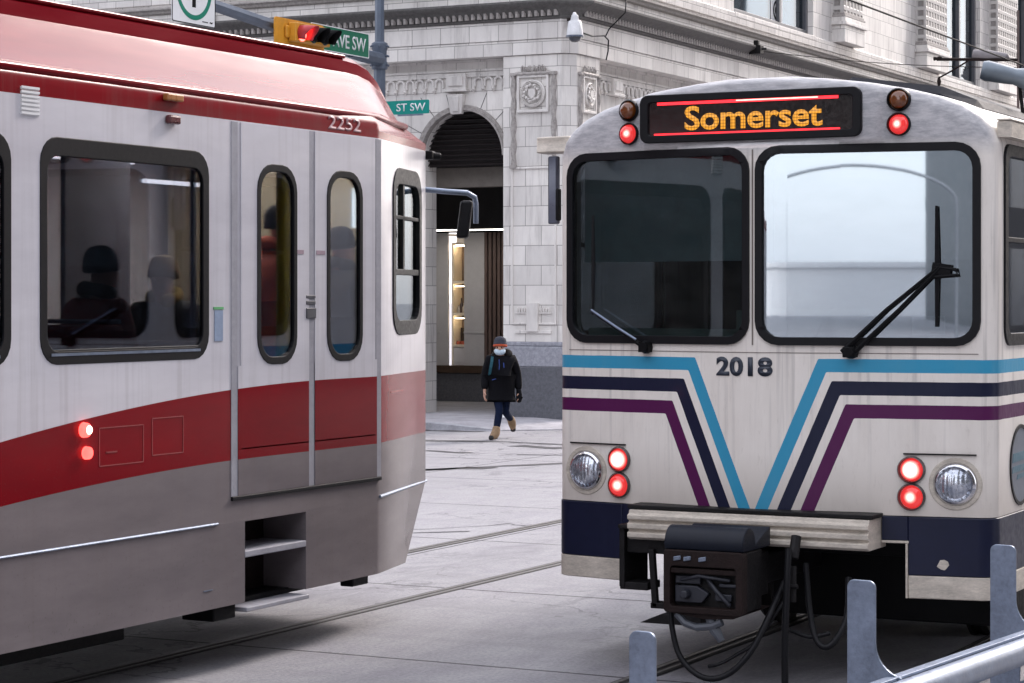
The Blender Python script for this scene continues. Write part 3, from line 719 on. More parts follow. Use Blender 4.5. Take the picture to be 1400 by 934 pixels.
def mk_shaft():
    m, nt, out = nmat('coffered terracotta shaft')
    o = objco(nt); s = sep(nt, o); u = math_(nt, 'ADD', s[0], s[1])
    fx = math_(nt, 'ABSOLUTE', math_(nt, 'SUBTRACT', math_(nt, 'FRACT', math_(nt, 'MULTIPLY', u, 4.2)), .5))
    fz = math_(nt, 'ABSOLUTE', math_(nt, 'SUBTRACT', math_(nt, 'FRACT', math_(nt, 'MULTIPLY', s[2], 4.2)), .5))
    h = ramp(nt, math_(nt, 'MAXIMUM', fx, fz), .22, .34)
    fi = noise(nt, o, 20, 5, .7)
    c = mixc(nt, h, (.25, .235, .225), (.52, .50, .48)); c = mixc(nt, ramp(nt, fi, .55, .75, 0, .4), c, (.3, .28, .27))
    bsdf(nt, out, c, .55, 0, .4, 0, h, .9, .04); return m
M['shaft'] = mk_shaft()
for y0, y1 in ((49.3, 50.75), (55.7, 57.7), (62.6, 64.9)):
    pb = MB(); pb.box(CX-.03, CX+.28, y0, y1, 8.032, 8.42); pb.box(CX-.03, CX+.34, y0-.06, y1+.06, 8.422, 8.50); pb.box(CX-.03, CX+.30, y0-.02, y1+.02, 8.502, 8.60)
    p_ = pb.build('pilaster', M['terra'], B, .01, 0)
    pb = MB(); pb.box(CX-.03, CX+.24, y0+.05, y1-.05, 8.602, ZT); pb.build('shaft', M['shaft'], p_, .01, 0)
    pb = MB()
    for z_, o_ in ((8.605, .05), (8.66, .02)): pb.box(CX-.02, CX+.245+o_, y0+.045-o_, y1-.045+o_, z_, z_+.05)
    pb.build('moulding', M['ornament'], p_, .01, 0)
# ------------------------------------------------------------------ shop inside the arcade
SY = 40.2; KS = SY/38.6
def sx(x): return x*KS
def sz(z): return CAMH+(z-CAMH)*KS
F_ = MB(); F_.box(-24, -18.2, SY, SY+.3, .1, sz(.75)); F_.build('shop_base', M['granite'], B, .01, 0)
F_ = MB(); F_.box(-24, -18.2, SY-.06, SY+.3, sz(.757), sz(.90)); F_.build('shop_sill', M['bronze'], B, .01, 0)
F_ = MB()
F_.box(-24, sx(-21.12), SY+.1, SY+.16, sz(.90), sz(3.5)); F_.box(sx(-20.765), sx(-20.322), SY+.1, SY+.16, sz(.90), sz(3.5))
F_.box(-24, sx(-21.27), SY+.085, SY+.099, sz(1.52), sz(1.56)); F_.box(sx(-20.765), sx(-20.322), SY+.085, SY+.099, sz(1.52), sz(1.56))
F_.build('display_panel', M['shop_white'], B, .004, 0)
F_ = MB(); F_.box(sx(-20.32), -18.2, SY+.12, SY+.16, sz(.9), sz(3.5)); sp = F_.build('slat_panel', M['slat_gap'], B, 0, 0)
F_ = MB(); x = sx(-20.31)
while x < -18.3: F_.box(x, x+.065, SY+.07, SY+.118, sz(.9), sz(3.49)); x += .098
F_.build('slat', M['slat_wood'], sp, .004, 0)
F_ = MB(); F_.box(-24, -18.2, SY-.03, SY+.02, sz(3.47), sz(3.56)); F_.build('shop_header', M['black_paint'], B, 0, 0)
F_ = MB(); F_.box(sx(-21.268), sx(-20.767), SY+.75, SY+.8, sz(.9), sz(3.5)); F_.box(-21.9-.3, sx(-21.2), SY+.17, SY+.75, sz(3.42), sz(3.46))
F_.build('niche_wall', M['shop_cream'], B, 0, 0)
DS = thing('display_shelf', 'lit cream display shelf seen through the arched doorway', 'shelf', ((sx(-21.08)+sx(-20.76))/2, SY+.45, sz(.9)))
hx = (sx(-20.76)-sx(-21.08))/2
d = MB(); zt = sz(3.24)-sz(.9)
d.box(-hx-.04, -hx, -.2, .2, 0, zt); d.box(hx, hx+.04, -.2, .2, 0, zt); d.box(-hx-.04, hx+.04, -.2, .2, zt, zt+.05); d.build('carcass', M['shop_cream'], DS, .004, 0)
d = MB(); d.box(-hx, hx, .17, .2, 0, zt); d.build('back_panel', simple('brown niche back', (.16, .12, .09), .7), DS, 0, 0)
for z_ in (2.54, 1.917, 1.30): 
    d = MB(); d.box(-hx, hx, -.2, .168, sz(z_)-sz(.9)-.05, sz(z_)-sz(.9)); d.build('shelf_board', M['shop_cream'], DS, .004, 0)
d = MB(); d.box(-hx, hx, -.19, .168, 0, sz(1.24)-sz(.9)); d.box(-hx+.05, hx-.05, -.2, -.191, .05, sz(1.24)-sz(.9)-.05); d.build('drawer', M['shop_white'], DS, .004, 0)
d = MB(); d.box(-hx+.03, hx-.03, -.17, -.13, zt-.03, zt-.004); d.build('strip_lamp', emit('warm shelf lamp', (1, .76, .5), 7), DS, 0, 0)
for z_ in (2.49, 1.867):
    d = MB(); d.box(-hx+.03, hx-.03, -.17, -.15, sz(z_)-sz(.9)-.065, sz(z_)-sz(.9)-.052); d.build('strip_lamp', bpy.data.materials['warm shelf lamp'], DS, 0, 0)
gl = simple('brown bottle glass', (.06, .04, .03), .1, 0, .2, coat=.8); rg = simple('red package', (.40, .09, .05), .5); cl = simple('pale jar', (.45, .42, .38), .3)
k = 0
for z_, items in ((1.917, 5), (1.30, 3)):
    for i in range(items):
        xx = DS.location.x-hx+.05+(2*hx-.1)*i/(items-1); zz = sz(z_)+.001
        d = MB(); tall = z_ > 1.5
        h = (.16, .30, .20, .14, .24)[i] if tall else .07
        if tall: d.lathe([(.0, 0), (.035, 0), (.037, h*.55), (.015, h*.75), (.015, h), (.0, h)], (0, 0, 0), n=12)
        else: d.lathe([(.0, 0), (.05, 0), (.055, h*.5), (.045, h), (.0, h)], (0, 0, 0), n=10)
        o = d.build('bottle' if tall else 'red_jar', (gl if i % 2 else cl) if tall else rg, None, 0, 50)
        o.location = (xx, DS.location.y-.05, zz)
        if tall: tag(o, ['squat pale jar at the left end of the middle lit shelf', 'tall brown bottle second from left on the middle lit shelf', 'mid height pale bottle in the centre of the middle lit shelf', 'short brown bottle second from right on the middle lit shelf', 'pale bottle at the right end of the middle lit shelf'][i], 'bottle', 'bottles on the lit shelf')
        else: tag(o, ['low red jar at the left end of the lowest lit shelf', 'low red jar in the centre of the lowest lit shelf', 'low red jar at the right end of the lowest lit shelf'][i], 'jar', 'red jars on the lowest shelf')
d = MB(); d.box(-.12, .12, -.03, .03, 0, .34); d.box(-.09, .09, -.032, -.031, .03, .31)
o = d.build('picture_frame', M['slat_gap'], None, .004, 0); o.location = (DS.location.x-.02, DS.location.y+.1, sz(1.3)+.002); tag(o, 'dark framed panel behind the red jars on the lowest lit shelf', 'frame')
d = MB(); d.box(-22.6, -20.0, SY-1.2, SY-.9, 3.53, 3.545); d.build('ceiling_lamp', emit('shop ceiling lamp', (1, .93, .85), 2.2), B, 0, 0)

# ------------------------------------------------------------------ cream tram on the right
T = thing('light_rail_train', 'cream tram with cyan, navy and purple chevron stripes and amber Somerset sign, facing the camera', 'tram', (-4.71, 12.3, 0))
HW = 1.36; LEN = 23.0
def tsec(ix, iz, y, zb=.97):
    h = HW-ix
    half = [(h, zb), (h, 2.0), (h, 2.95), (h-.005, 3.08), (h-.03, 3.16), (h-.085, 3.225), (h-.18, 3.29), (h-.31, 3.345), (h-.5, 3.395), (h-.72, 3.435), (h-.95, 3.465), (.2, 3.485)]
    pts = half+[(-x, z) for x, z in reversed(half)]
    return [(x, y, z-(iz if z > 2 else 0)) for x, z in pts]
b = MB(); b.loft([tsec(.078, .04, 0), tsec(.045, .022, .012), tsec(.02, .008, .035), tsec(.004, .001, .065), tsec(0, 0, .09), tsec(0, 0, LEN)])
body = b.build('body', M['cream'], T, 0, 0)
inner = MB(); inner.loft([[(p[0]*.955, y, min(p[2]-.07, 9) if p[2] > 1.5 else 1.05) for p in tsec(0, 0, y)] for y in (.055, LEN-.2)])
WSL = (-1.262, -.04); WSR = (.04, 1.262); WZ = (1.955, 3.055)
cs = [inner]
for x0, x1 in (WSL, WSR):
    c = MB(); c.prism(rrect(x0+.02, x1-.02, WZ[0]+.02, WZ[1]-.02, .10), 'y', -.3, .4); cs.append(c)
SWIN = [(.22, 1.55)]+[(2.6+1.75*k, 4.1+1.75*k) for k in range(10)]
for s_ in (-1, 1):
    for i, (y0, y1) in enumerate(SWIN):
        yy = y0
        c = MB(); c.prism(rrect(yy, y1, 1.97, 3.04, .08), 'x', s_*1.2, s_*1.5); cs.append(c)
cut(body, cs); refinish(body, 35, True)
# interior kept dim
def tpart(mb, name, mat, parent=T, bevel=0, smooth=35): return mb.build(name, mat, parent, bevel, smooth, vb=True)
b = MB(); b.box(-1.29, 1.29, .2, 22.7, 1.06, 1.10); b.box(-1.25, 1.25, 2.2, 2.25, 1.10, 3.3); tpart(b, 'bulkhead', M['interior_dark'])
b = MB(); b.prism([(.10, 1.12), (.62, 1.12), (.62, 1.93), (.14, 2.02)], 'x', -1.2, 1.2); tpart(b, 'dashboard', M['dash'])
b = MB(); b.prism([(.13, 2.022), (.5, 1.95), (.5, 2.0), (.14, 2.14)], 'x', .05, .62); b.box(-.17, -.05, .16, .3, 2.0, 2.13); tpart(b, 'console', M['dash'])
b = MB(); b.box(.87, 1.05, .12, .14, 1.99, 2.10); tpart(b, 'paper_notice', M['sign_white'])
# frames and panes
for x0, x1 in (WSL, WSR):
    b = MB(); b.frame(rrect(x0-.022, x1+.022, WZ[0]-.025, WZ[1]+.025, .14), rrect(x0+.022, x1-.022, WZ[0]+.022, WZ[1]-.022, .10), 'y', -.016, .05)
    fr = tpart(b, 'windscreen', M['black_rubber'], T, .006)
    b = MB(); b.prism(rrect(x0+.02, x1-.02, WZ[0]+.02, WZ[1]-.02, .10), 'y', .012, .018); tpart(b, 'pane', M['driver_glass'] if x0 < 0 else M['windscreen'], fr, 0, 0)
    b = MB(); b.box(x0+.05, x1-.05, .11, .115, 2.43, WZ[1]); b.box(x0+.05, x1-.05, .105, .12, 2.42, 2.435); tpart(b, 'sun_blind', simple('grey sun blind', (.32, .34, .37), .7) if x0 < 0 else bpy.data.materials['grey sun blind'], fr, 0, 0)
for s_ in (-1, 1):
    for i, (y0, y1) in enumerate(SWIN):
        x = s_*HW
        b = MB(); b.frame(rrect(y0-.04, y1+.04, 1.93, 3.08, .11), rrect(y0+.03, y1-.03, 2.0, 3.01, .07), 'x', x-s_*.05, x+s_*.012)
        b.box(min(x-s_*.02, x+s_*.008), max(x-s_*.02, x+s_*.008), y0+.03, y1-.03, 2.52, 2.55)
        fr = tpart(b, 'side_window', M['black_rubber'], T, .005, 0)
        b = MB(); b.prism(rrect(y0, y1, 1.97, 3.04, .08), 'x', x-s_*.02, x-s_*.014); tpart(b, 'pane', M['side_glass'], fr, 0, 0)
b = MB(); b.box(HW-.02, HW+.06, .11, LEN, 3.11, 3.20); b.box(HW-.02, HW+.065, .105, LEN, 3.202, 3.215)
tpart(b, 'rain_gutter', M['cream_plain'], T, .008)
b = MB(); b.box(-HW-.06, -HW+.02, .16, LEN, 3.11, 3.20); tpart(b, 'rain_gutter', M['cream_plain'], T, .008)
# destination sign
b = MB(); b.frame(rrect(-.71, .66, 3.115, 3.40, .05), rrect(-.655, .605, 3.16, 3.355, .02), 'y', -.045, .1)
sg = b.build('destination_sign', M['black_rubber'], T, .006); sg.location = (-.022, .088, .004)
b = MB(); b.box(-.67, .62, -.028, -.02, 3.15, 3.365); b.build('display', simple('dark sign panel', (.02, .016, .015), .15, 0, .3, 6, coat=.6), sg, 0, 0)
def mk_led(name, col, st):
    m, nt, out = nmat(name)
    o = objco(nt); s = sep(nt, o)
    f = math_(nt, 'FRACT', math_(nt, 'MULTIPLY', s[0], 55)); g_ = math_(nt, 'FRACT', math_(nt, 'MULTIPLY', s[2], 55))
    k = math_(nt, 'MULTIPLY', ramp(nt, math_(nt, 'ABSOLUTE', math_(nt, 'SUBTRACT', f, .5)), .28, .5, 1, .35), ramp(nt, math_(nt, 'ABSOLUTE', math_(nt, 'SUBTRACT', g_, .5)), .28, .5, 1, .35))
    p = bsdf(nt, out, (.05, .03, .01), .4); p.inputs['Emission Color'].default_value = (*col, 1)
    nt.links.new(math_(nt, 'MULTIPLY', k, st), p.inputs['Emission Strength']); return m
text_part('lettering', 'Somerset', mk_led('amber matrix lettering', (1, .42, .04), .34), sg, (-.425, -.0285, 3.184), (1, 0, 0), (0, 0, 1), .85, .143, .004, .02)
b = MB(); b.box(-.60, .52, -.034, -.0285, 3.338, 3.354); b.box(-.62, .53, -.034, -.0285, 3.158, 3.17)
b.build('red_line', emit('red sign line', (1, .02, .03), .9), sg, 0, 0)
b = MB(); b.box(-.1, .4, -.0365, -.0345, 3.345, 3.352); b.build('hot_line', emit('pale red sign line', (1, .35, .3), 1.2), sg, 0, 0)
# lamps: amber over red at the roof line
M['bezel'] = simple('tarnished lamp bezel', (.16, .15, .15), .35, .6, .4, 20)
def lamp(name, x, z, r, mats, y0=0.0, glow_core=False, depth=.05):
    b = MB(); b.lathe([(r*1.12, .03), (r*1.14, -.02), (r*1.02, -.03), (r*.98, -.01), (r*.98, .02)], (x, y0, z), (0, 1, 0), 24)
    hb = tpart(b, name, M['black_rubber'] if mats[0] is None else mats[0], T, 0, 50)
    b = MB(); b.lathe([(r*.97, 0), (r*.9, -depth*.55), (r*.6, -depth*.9), (r*.25, -depth), (0, -depth)], (0, 0, 0), (0, 1, 0), 24)
    ln = b.build('lens', mats[1], hb, 0, 60); ln.location = (x, y0+bow(x), z)
def hot_lens(name, r, core, k):
    """red lens lit by a bulb behind its middle: hottest at the middle of the lens itself"""
    m, nt, out = nmat(name); s = sep(nt, objco(nt))
    d = math_(nt, 'DIVIDE', math_(nt, 'SQRT', math_(nt, 'ADD', math_(nt, 'MULTIPLY', s[0], s[0]), math_(nt, 'MULTIPLY', s[2], s[2]))), r)
    rib = math_(nt, 'MULTIPLY_ADD', math_(nt, 'SINE', math_(nt, 'MULTIPLY', s[0], 700)), .10, .95)
    h = ramp(nt, d, core, core+.45, 1, 0)
    p = bsdf(nt, out, (.35, .02, .02), .12, coat=.4)
    nt.links.new(mixc(nt, h, (1, .05, .05), (1, .62, .52)), p.inputs['Emission Color'])
    nt.links.new(math_(nt, 'MULTIPLY', rib, math_(nt, 'MULTIPLY_ADD', h, k, .22)), p.inputs['Emission Strength']); return m
M['hot_a'] = hot_lens('bright tail lamp lens', .068, .38, 1.6); M['hot_b'] = hot_lens('dimmer tail lamp lens', .068, .12, 1.0); M['hot_c'] = hot_lens('marker lamp lens', .058, .05, .9)
for s_ in (-1, 1):
    lamp('marker_lamp', s_*.835, 3.325, .058, (None, M['amber_lens']))
    lamp('marker_lamp', s_*.835, 3.185, .058, (None, M['hot_c']))
# number
text_part('fleet_number', '2018', simple('dark blue number', (.03, .04, .06), .4), T, (-.235, -.001, 1.749), (1, 0, 0), (0, 0, 1), .355, .112, .003, .04, vb=True, space=1.05)
# headlamps and tail lamps in a moulded surround
M['lens_glass'] = None
def mk_headlens():
    m, nt, out = nmat('fluted headlamp glass')
    o = objco(nt); s = sep(nt, o)
    fl = math_(nt, 'MULTIPLY', math_(nt, 'SINE', math_(nt, 'MULTIPLY', s[0], 260)), .25)
    n_ = noise(nt, o, 14, 4, .6)
    c = mixc(nt, ramp(nt, n_, .35, .65), (.30, .34, .42), (.75, .78, .84))
    bsdf(nt, out, c, .12, .75, .5, .8, math_(nt, 'MULTIPLY_ADD', n_, 2.5, fl), .5, .01); return m
M['lens_glass'] = mk_headlens()
for s_ in (-1, 1):
    x, z, r = s_*1.145, 1.156, .098
    b = MB(); b.lathe([(r*1.22, .02), (r*1.24, -.008), (r*1.14, -.022), (r*1.04, -.03), (r*.97, -.018), (r*.95, .02)], (x, 0, z), (0, 1, 0), 32)
    hb = tpart(b, 'headlamp', M['chrome'], T, 0, 50)
    b = MB(); b.lathe([(r*.96, -.012), (r*.8, -.03), (r*.45, -.043), (0, -.048)], (x, 0, z), (0, 1, 0), 32); tpart(b, 'lens', M['lens_glass'], hb, 0, 60)
    b = MB(); b.frame([(x+r*1.5*math.cos(t), z+r*1.5*math.sin(t)) for t in [2*PI*k/32 for k in range(32)]], [(x+r*1.23*math.cos(t), z+r*1.23*math.sin(t)) for t in [2*PI*k/32 for k in range(32)]], 'y', -.006, .02)
    tpart(b, 'surround', M['cream_plain'], hb, .004, 50)
    b = MB(); b.box(min(s_*.86, s_*1.26), max(s_*.86, s_*1.26), -.012, .01, 1.317, 1.325); tpart(b, 'moulding_edge', M['dark_steel'], hb, 0, 0)
    for zz, hm in ((1.232, 'hot_a'), (1.078, 'hot_b')): lamp('tail_lamp', s_*.905, zz, .068, (M['bezel'], M[hm]), 0, False, .04)
b = MB(); b.box(-1.27, 1.27, -.0025, .004, 1.885, 1.889); tpart(b, 'front_seam', simple('grimy seam', (.20, .17, .15), .8), T, 0, 0)
b = MB(); b.box(-.004, .004, -.0028, .003, 1.93, 3.06); tpart(b, 'centre_seam', bpy.data.materials['grimy seam'], T, 0, 0)
# bumper board
b = MB()
prof = [(.2, .785), (-.10, .785), (-.13, .80), (-.13, .825), (-.105, .835), (-.105, .842), (-.13, .85), (-.13, .878), (-.105, .888), (-.105, .895), (-.13, .905), (-.13, .928), (-.105, .938), (-.10, .958), (.2, .958)]
b.prism(prof, 'x', -.735, .735); b.build('bumper', M['cream_plain'], T, .004, 0)
b = MB(); b.box(-.75, .75, -.09, .1, .962, .985); b.build('bumper_rubber', M['dark_steel'], T, .004, 0)
# navy skirts wrapping the corners, cream lower edge
def skirt(s_, zfun_in, name, mat, zlo, zhi, inx, off=0.0):
    R_ = .10; pl = []
    for k in range(7):
        a = R(90*k/6); pl.append((HW-R_+R_*math.sin(a)+off, R_-R_*math.cos(a)-off))
    outer = [(inx, -off)]+pl+[(HW+off, LEN)]
    inner_ = [(inx, .05-off)]+[(p[0]-.05, p[1]+.05) for p in pl]+[(HW-.05+off, LEN)]
    b = MB(); n = len(outer); rings = []
    for z in (zlo, zhi): rings.append([(s_*x, y, z) for x, y in outer]+[(s_*x, y, z) for x, y in reversed(inner_)])
    b.loft(rings); return tpart(b, name, mat, T, .006, 40)
for s_ in (-1, 1):
    sk = skirt(s_, None, 'skirt', M['navy'], .635, .966, .885, .006)
    skirt(s_, None, 'skirt_edge', M['cream_plain'], .505, .634, .885, .006)
    b = MB(); b.box(min(s_*.74, s_*.884), max(s_*.74, s_*.884), -.006, .05, .83, .966); tpart(b, 'skirt_filler', M['navy'], T, .004)
    b = MB(); b.box(min(s_*.74, s_*.89), max(s_*.74, s_*.89), -.012, .06, .815, .829); b.box(min(s_*.872, s_*.884), max(s_*.872, s_*.884), -.012, .08, .505, .814); tpart(b, 'skirt_lip', M['cream_plain'], T, .003)
# paint chip on the right skirt
b = MB(); b.add([(1.08+.032*math.cos(2*PI*k/9)*(1+.3*math.sin(3*k)), -.0075, .70+.03*math.sin(2*PI*k/9)) for k in range(9)]+[(1.08, -.0085, .70)], [(k, (k+1) % 9, 9) for k in range(9)])
tpart(b, 'paint_chip', M['cream_plain'], T, 0, 0)
# emblem on the side
b = MB(); c = [(y, z) for y, z in [(.545+.235*math.cos(2*PI*k/40), 1.235+.235*math.sin(2*PI*k/40)) for k in range(40)]]
ci = [(.545+.215*math.cos(2*PI*k/40), 1.235+.215*math.sin(2*PI*k/40)) for k in range(40)]
b.frame(c, ci, 'x', HW+.001, HW+.008); em = tpart(b, 'round_emblem', M['black_rubber'], T, 0, 50)
b = MB(); b.prism(ci, 'x', HW+.001, HW+.004); tpart(b, 'disc', simple('grey emblem', (.18, .20, .235), .5, spec=.2), em, 0, 0)
b = MB()
for z0, z1, y0, y1 in ((1.255, 1.315, .36, .725), (1.195, 1.24, .35, .735), (1.155, 1.19, .455, .705)):
    b.prism([(y0, z0), (y1, z0+.01), (y1-.02, z1), (y0+.02, z1-.008)], 'x', HW+.004, HW+.006)
tpart(b, 'wave_mark', simple('teal emblem', (.015, .11, .16), .4), em, 0, 0)
# wipers
def wiper(px, pz, ex, ez, bx, bz0, bz1, arms):
    b = MB(); b.obox((px, -.03, pz), (.035, 0, 0), (0, .03, 0), (0, 0, .03)); b.lathe([(0, -.07), (.03, -.07), (.04, -.02), (.04, .02)], (px, 0, pz), (0, 1, 0), 14)
    wp = tpart(b, 'wiper', M['black_paint'], T, .004)
    for dx, ddx in arms:
        b = MB(); b.tube([(px+dx, -.045, pz), (px+(ex-px)*.5+dx, -.055, pz+(ez-pz)*.5), (ex+ddx, -.05, ez+ddx*.3)], [.016, .010, .009], 6); tpart(b, 'arm', M['black_paint'], wp)
    b = MB(); b.tube([(bx, -.034, bz0), (bx+.004, -.036, (bz0+bz1)/2), (bx, -.034, bz1)], [.008, .014, .008], 6); tpart(b, 'blade', M['black_rubber'], wp)
    return wp
wp = wiper(.57, 1.895, 1.06, 2.37, 1.05, 2.04, 2.72, ((-.04, .0), (.03, .02)))
b = MB(); b.tube([(1.03, -.045, 2.38), (1.16, -.05, 2.36), (1.17, -.05, 2.33), (1.04, -.045, 2.32)], .011, 6); b.obox((1.08, -.045, 2.365), (.05, 0, -.008), (0, .01, 0), (.005, 0, .03))
tpart(b, 'link', M['black_paint'], wp)
wp = wiper(-.71, 1.91, -1.09, 2.13, -1.08, 2.10, 2.70, ((0, 0),))
b = MB(); b.tube([(-1.08, -.06, 2.13), (-.9, -.066, 2.03), (-.76, -.06, 1.955)], .008, 6); tpart(b, 'bright_rod', M['galv'], wp)
# left mirror on its bracket
b = MB(); b.box(-1.55, -1.30, .06, .22, 3.10, 3.20); mr = tpart(b, 'mirror', M['cream_plain'], T, .02)
b = MB(); b.box(-1.475, -1.405, .08, .13, 2.66, 3.08); tpart(b, 'mirror_head', simple('grey mirror shell', (.12, .13, .17), .35), mr, .02)
b = MB(); b.box(-1.42, -1.395, .078, .132, 2.68, 2.88); tpart(b, 'mirror_rim', M['black_rubber'], mr, .01)
# roof gear
b = MB(); b.loft([[(x, y, z) for x, z in ((.30, 3.44), (.38, 3.52-d_), (.9, 3.45-d_), (1.10, 3.365-d_*.8), (1.14, 3.31), (.6, 3.40))] for y, d_ in ((.55, .05), (.62, .0), (6.0, 0))])
tpart(b, 'roof_shroud', simple('dark blue roof shroud', (.006, .008, .016), .6, spec=.15), T, .01, 0)
b = MB(); b.lathe([(0, -.15), (.055, -.15), (.065, -.12), (.058, .0), (.052, .05), (.068, .12), (.07, .15), (.0, .15)], (1.02, 1.6, 3.60), (.95, .25, -.22), 20)
rl = tpart(b, 'roof_horn', simple('grey horn shell', (.20, .24, .28), .4, .2, .2), T, 0, 40)
b = MB(); b.tube([(1.08, 1.66, 3.58), (1.1, 1.72, 3.28)], .012, 8); tpart(b, 'horn_bracket', M['dark_steel'], rl, 0, 40)
b = MB(); b.loft([[(x, y, z) for x, z in ((.95, 3.36), (1.0, 3.385), (1.25, 3.27), (1.36, 3.17), (1.3, 3.15))] for y in (2.0, 2.03)]); tpart(b, 'roof_seam', M['seal_grey'], T)
# coupler
C_ = MB(); C_.prism([(-.62, .80)]+[(-.53+.10*math.cos(R(180-15*k)), .83+.10*math.sin(R(180-15*k))) for k in range(13)]+[(-.2, .91), (-.2, .80)], 'x', -.285, .185)
cp = C_.build('coupler_cover', simple('blue black cover', (.006, .009, .018), .45, 0, .3, 10, spec=.25), T, .006)
C_ = MB(); C_.box(-.28, .18, -.56, -.32, .46, .797); C_.box(-.2, .1, -.32, .0, .5, .75); cb = C_.build('coupler', M['dark_steel'], T, .01, 0)
C_ = MB(); C_.frame(rrect(-.285, .185, .45, .80, .02), rrect(-.245, .145, .485, .71, .02), 'y', -.64, -.561); C_.box(-.245, .145, -.63, -.561, .67, .70)
C_.build('frame', M['rust'], cb, .006, 0)
C_ = MB(); C_.prism([(-.232, .505), (-.07, .505), (-.03, .56), (-.10, .60), (-.232, .60)], 'y', -.60, -.562); C_.box(.0, .10, -.585, -.562, .52, .56); C_.box(.03, .14, -.60, -.562, .60, .62); C_.tube([(-.04, -.59, .64), (.02, -.61, .58), (.1, -.60, .50)], .014, 6); C_.tube([(-.2, -.6, .63), (-.08, -.62, .66), (.1, -.6, .64)], .012, 6); C_.lathe([(.0, -.05), (.022, -.05), (.03, 0)], (-.16, -.60, .555), (0, 1, 0), 12)
C_.box(-.23, -.08, -.60, -.562, .61, .655); C_.build('coupling_head', simple('slate coupling head', (.022, .024, .034), .5, 0, .4), cb, .006)
C_ = MB()
for x_ in (-.2, -.14, -.05): C_.obox((x_, -.63, .755), (.022, 0, .004), (0, .02, 0), (0, 0, .012))
C_.build('bolt', M['galv'], cb, .004, 0)
C_ = MB(); C_.prism([(-.28, .45), (-.05, .42), (.12, .43), (.18, .455)], 'y', -.62, -.15); C_.build('lower_plate', M['rust'], cb, .006, 0)
C_ = MB(); C_.tube([(-.22, -.6, .44), (-.17, -.6, .39), (-.10, -.6, .37), (0, -.6, .385), (.05, -.6, .41)], .022, 8); C_.tube([(-.03, -.58, .43), (.0, -.58, .36), (.04, -.58, .30)], [.03, .035, .02], 8); C_.build('pipe_fitting', simple('grey pipe', (.10, .11, .13), .5, .2), cb)
C_ = MB(); C_.box(-.07, .07, -.2, 1.2, .55, .72); C_.build('draw_bar', M['dark_steel'], cb, .01, 0)
def hose(pts, r, name='hose'):
    h = MB(); P = [Vector(p) for p in pts]; q = []
    for i in range(len(P)-1):
        p0, p1, p2, p3 = P[max(i-1, 0)], P[i], P[i+1], P[min(i+2, len(P)-1)]
        for k in range(6):
            t = k/6; q.append(.5*((2*p1)+(p2-p0)*t+(2*p0-5*p1+4*p2-p3)*t*t+(3*p1-p0-3*p2+p3)*t**3))
    q.append(P[-1]); h.tube(q, r, 8); return h.build(name, M['black_rubber'], cb, 0, 50)
hose([(-.27, -.55, .50), (-.265, -.57, .38), (-.2, -.6, .20), (-.06, -.62, .10), (.08, -.6, .12), (.2, -.55, .25), (.26, -.4, .45), (.27, -.2, .6)], .017)
hose([(-.05, -.55, .15), (.02, -.55, .17), (.1, -.5, .22), (.2, -.45, .30), (.3, -.3, .5)], .010)
hose([(.33, -.3, .80), (.335, -.34, .6), (.33, -.36, .3), (.33, -.36, .03)], .02)
hose([(.36, -.1, .7), (.40, -.15, .45), (.46, -.2, .28), (.54, -.2, .26), (.60, -.1, .4), (.58, 0, .62)], .018)
hose([(.30, -.2, .33), (.42, -.2, .30), (.52, -.15, .32)], .012)
C_ = MB(); C_.tube([(.34, -.2, .86), (.34, -.25, .74)], .03, 10); C_.tube([(.34, -.26, .70), (.345, -.28, .5)], .022, 10); C_.tube([(.30, -.29, .585), (.38, -.29, .59)], .014, 8); C_.build('air_cock', M['dark_steel'], cb)
# dark step bracket left of the coupler
C_ = MB(); C_.box(-.80, -.765, -.10, .25, .50, .86); C_.box(-.80, -.45, -.12, .0, .845, .87); C_.box(-.79, -.30, -.06, .2, .70, .845); C_.box(-.80, -.62, -.09, .1, .485, .53)
C_.obox((-.585, -.08, .56), (.018, 0, 0), (0, .02, 0), (-.012, 0, .17)); C_.box(-.60, -.27, -.10, .0, .385, .42); C_.prism([(-.66, .30), (-.27, .30), (-.27, .38), (-.52, .36)], 'y', -.12, .1)
C_.build('step_bracket', M['dark_steel'], T, .006, 0)
# under the floor
C_ = MB(); C_.box(-1.25, 1.25, .45, LEN-.3, .70, .969); C_.box(-.25, 1.2, 1.0, 1.5, .25, .70); C_.box(-1.0, 1.1, 5.2, 11, .3, .7); C_.build('underframe', M['black_paint'], T, .01, 0)
bg_ = MB(); 
for s_ in (-1, 1): bg_.box(s_*.95-.09, s_*.95+.09, 1.9, 4.7, .38, .62)
bg_.box(-.9, .9, 2.9, 3.6, .40, .68); bo = bg_.build('bogie', M['dark_steel'], T, .01, 0)
for y in (2.4, 4.2):
    for s_ in (-1, 1):
        wv_ = MB(); wv_.lathe([(.05, -.06), (.34, -.06), (.36, -.03), (.345, .03), (.37, .035), (.37, .06), (.05, .06)], (s_*.7175, y, .345), (-s_, 0, 0), 28); wv_.build('wheel', M['dark_steel'], bo, 0, 40)
    wv_ = MB(); wv_.tube([(-.75, y, .345), (.75, y, .345)], .07, 12); wv_.build('axle', M['dark_steel'], bo, 0, 40)
# pump bottle on the dashboard
b = MB(); b.lathe([(0, 0), (.028, 0), (.03, .06), (.012, .085), (.012, .1), (.006, .1), (.006, .125), (0, .125)], (0, 0, 0), n=14); b.box(-.03, .008, -.006, .006, .122, .134)
o = b.build('pump_bottle', simple('dark pump bottle', (.03, .035, .02), .3), None, .002, 50); o.location = (-4.71+.17, 12.3+.16, 2.075); tag(o, 'small dark pump bottle standing on the dashboard behind the right windscreen of the cream tram', 'bottle')
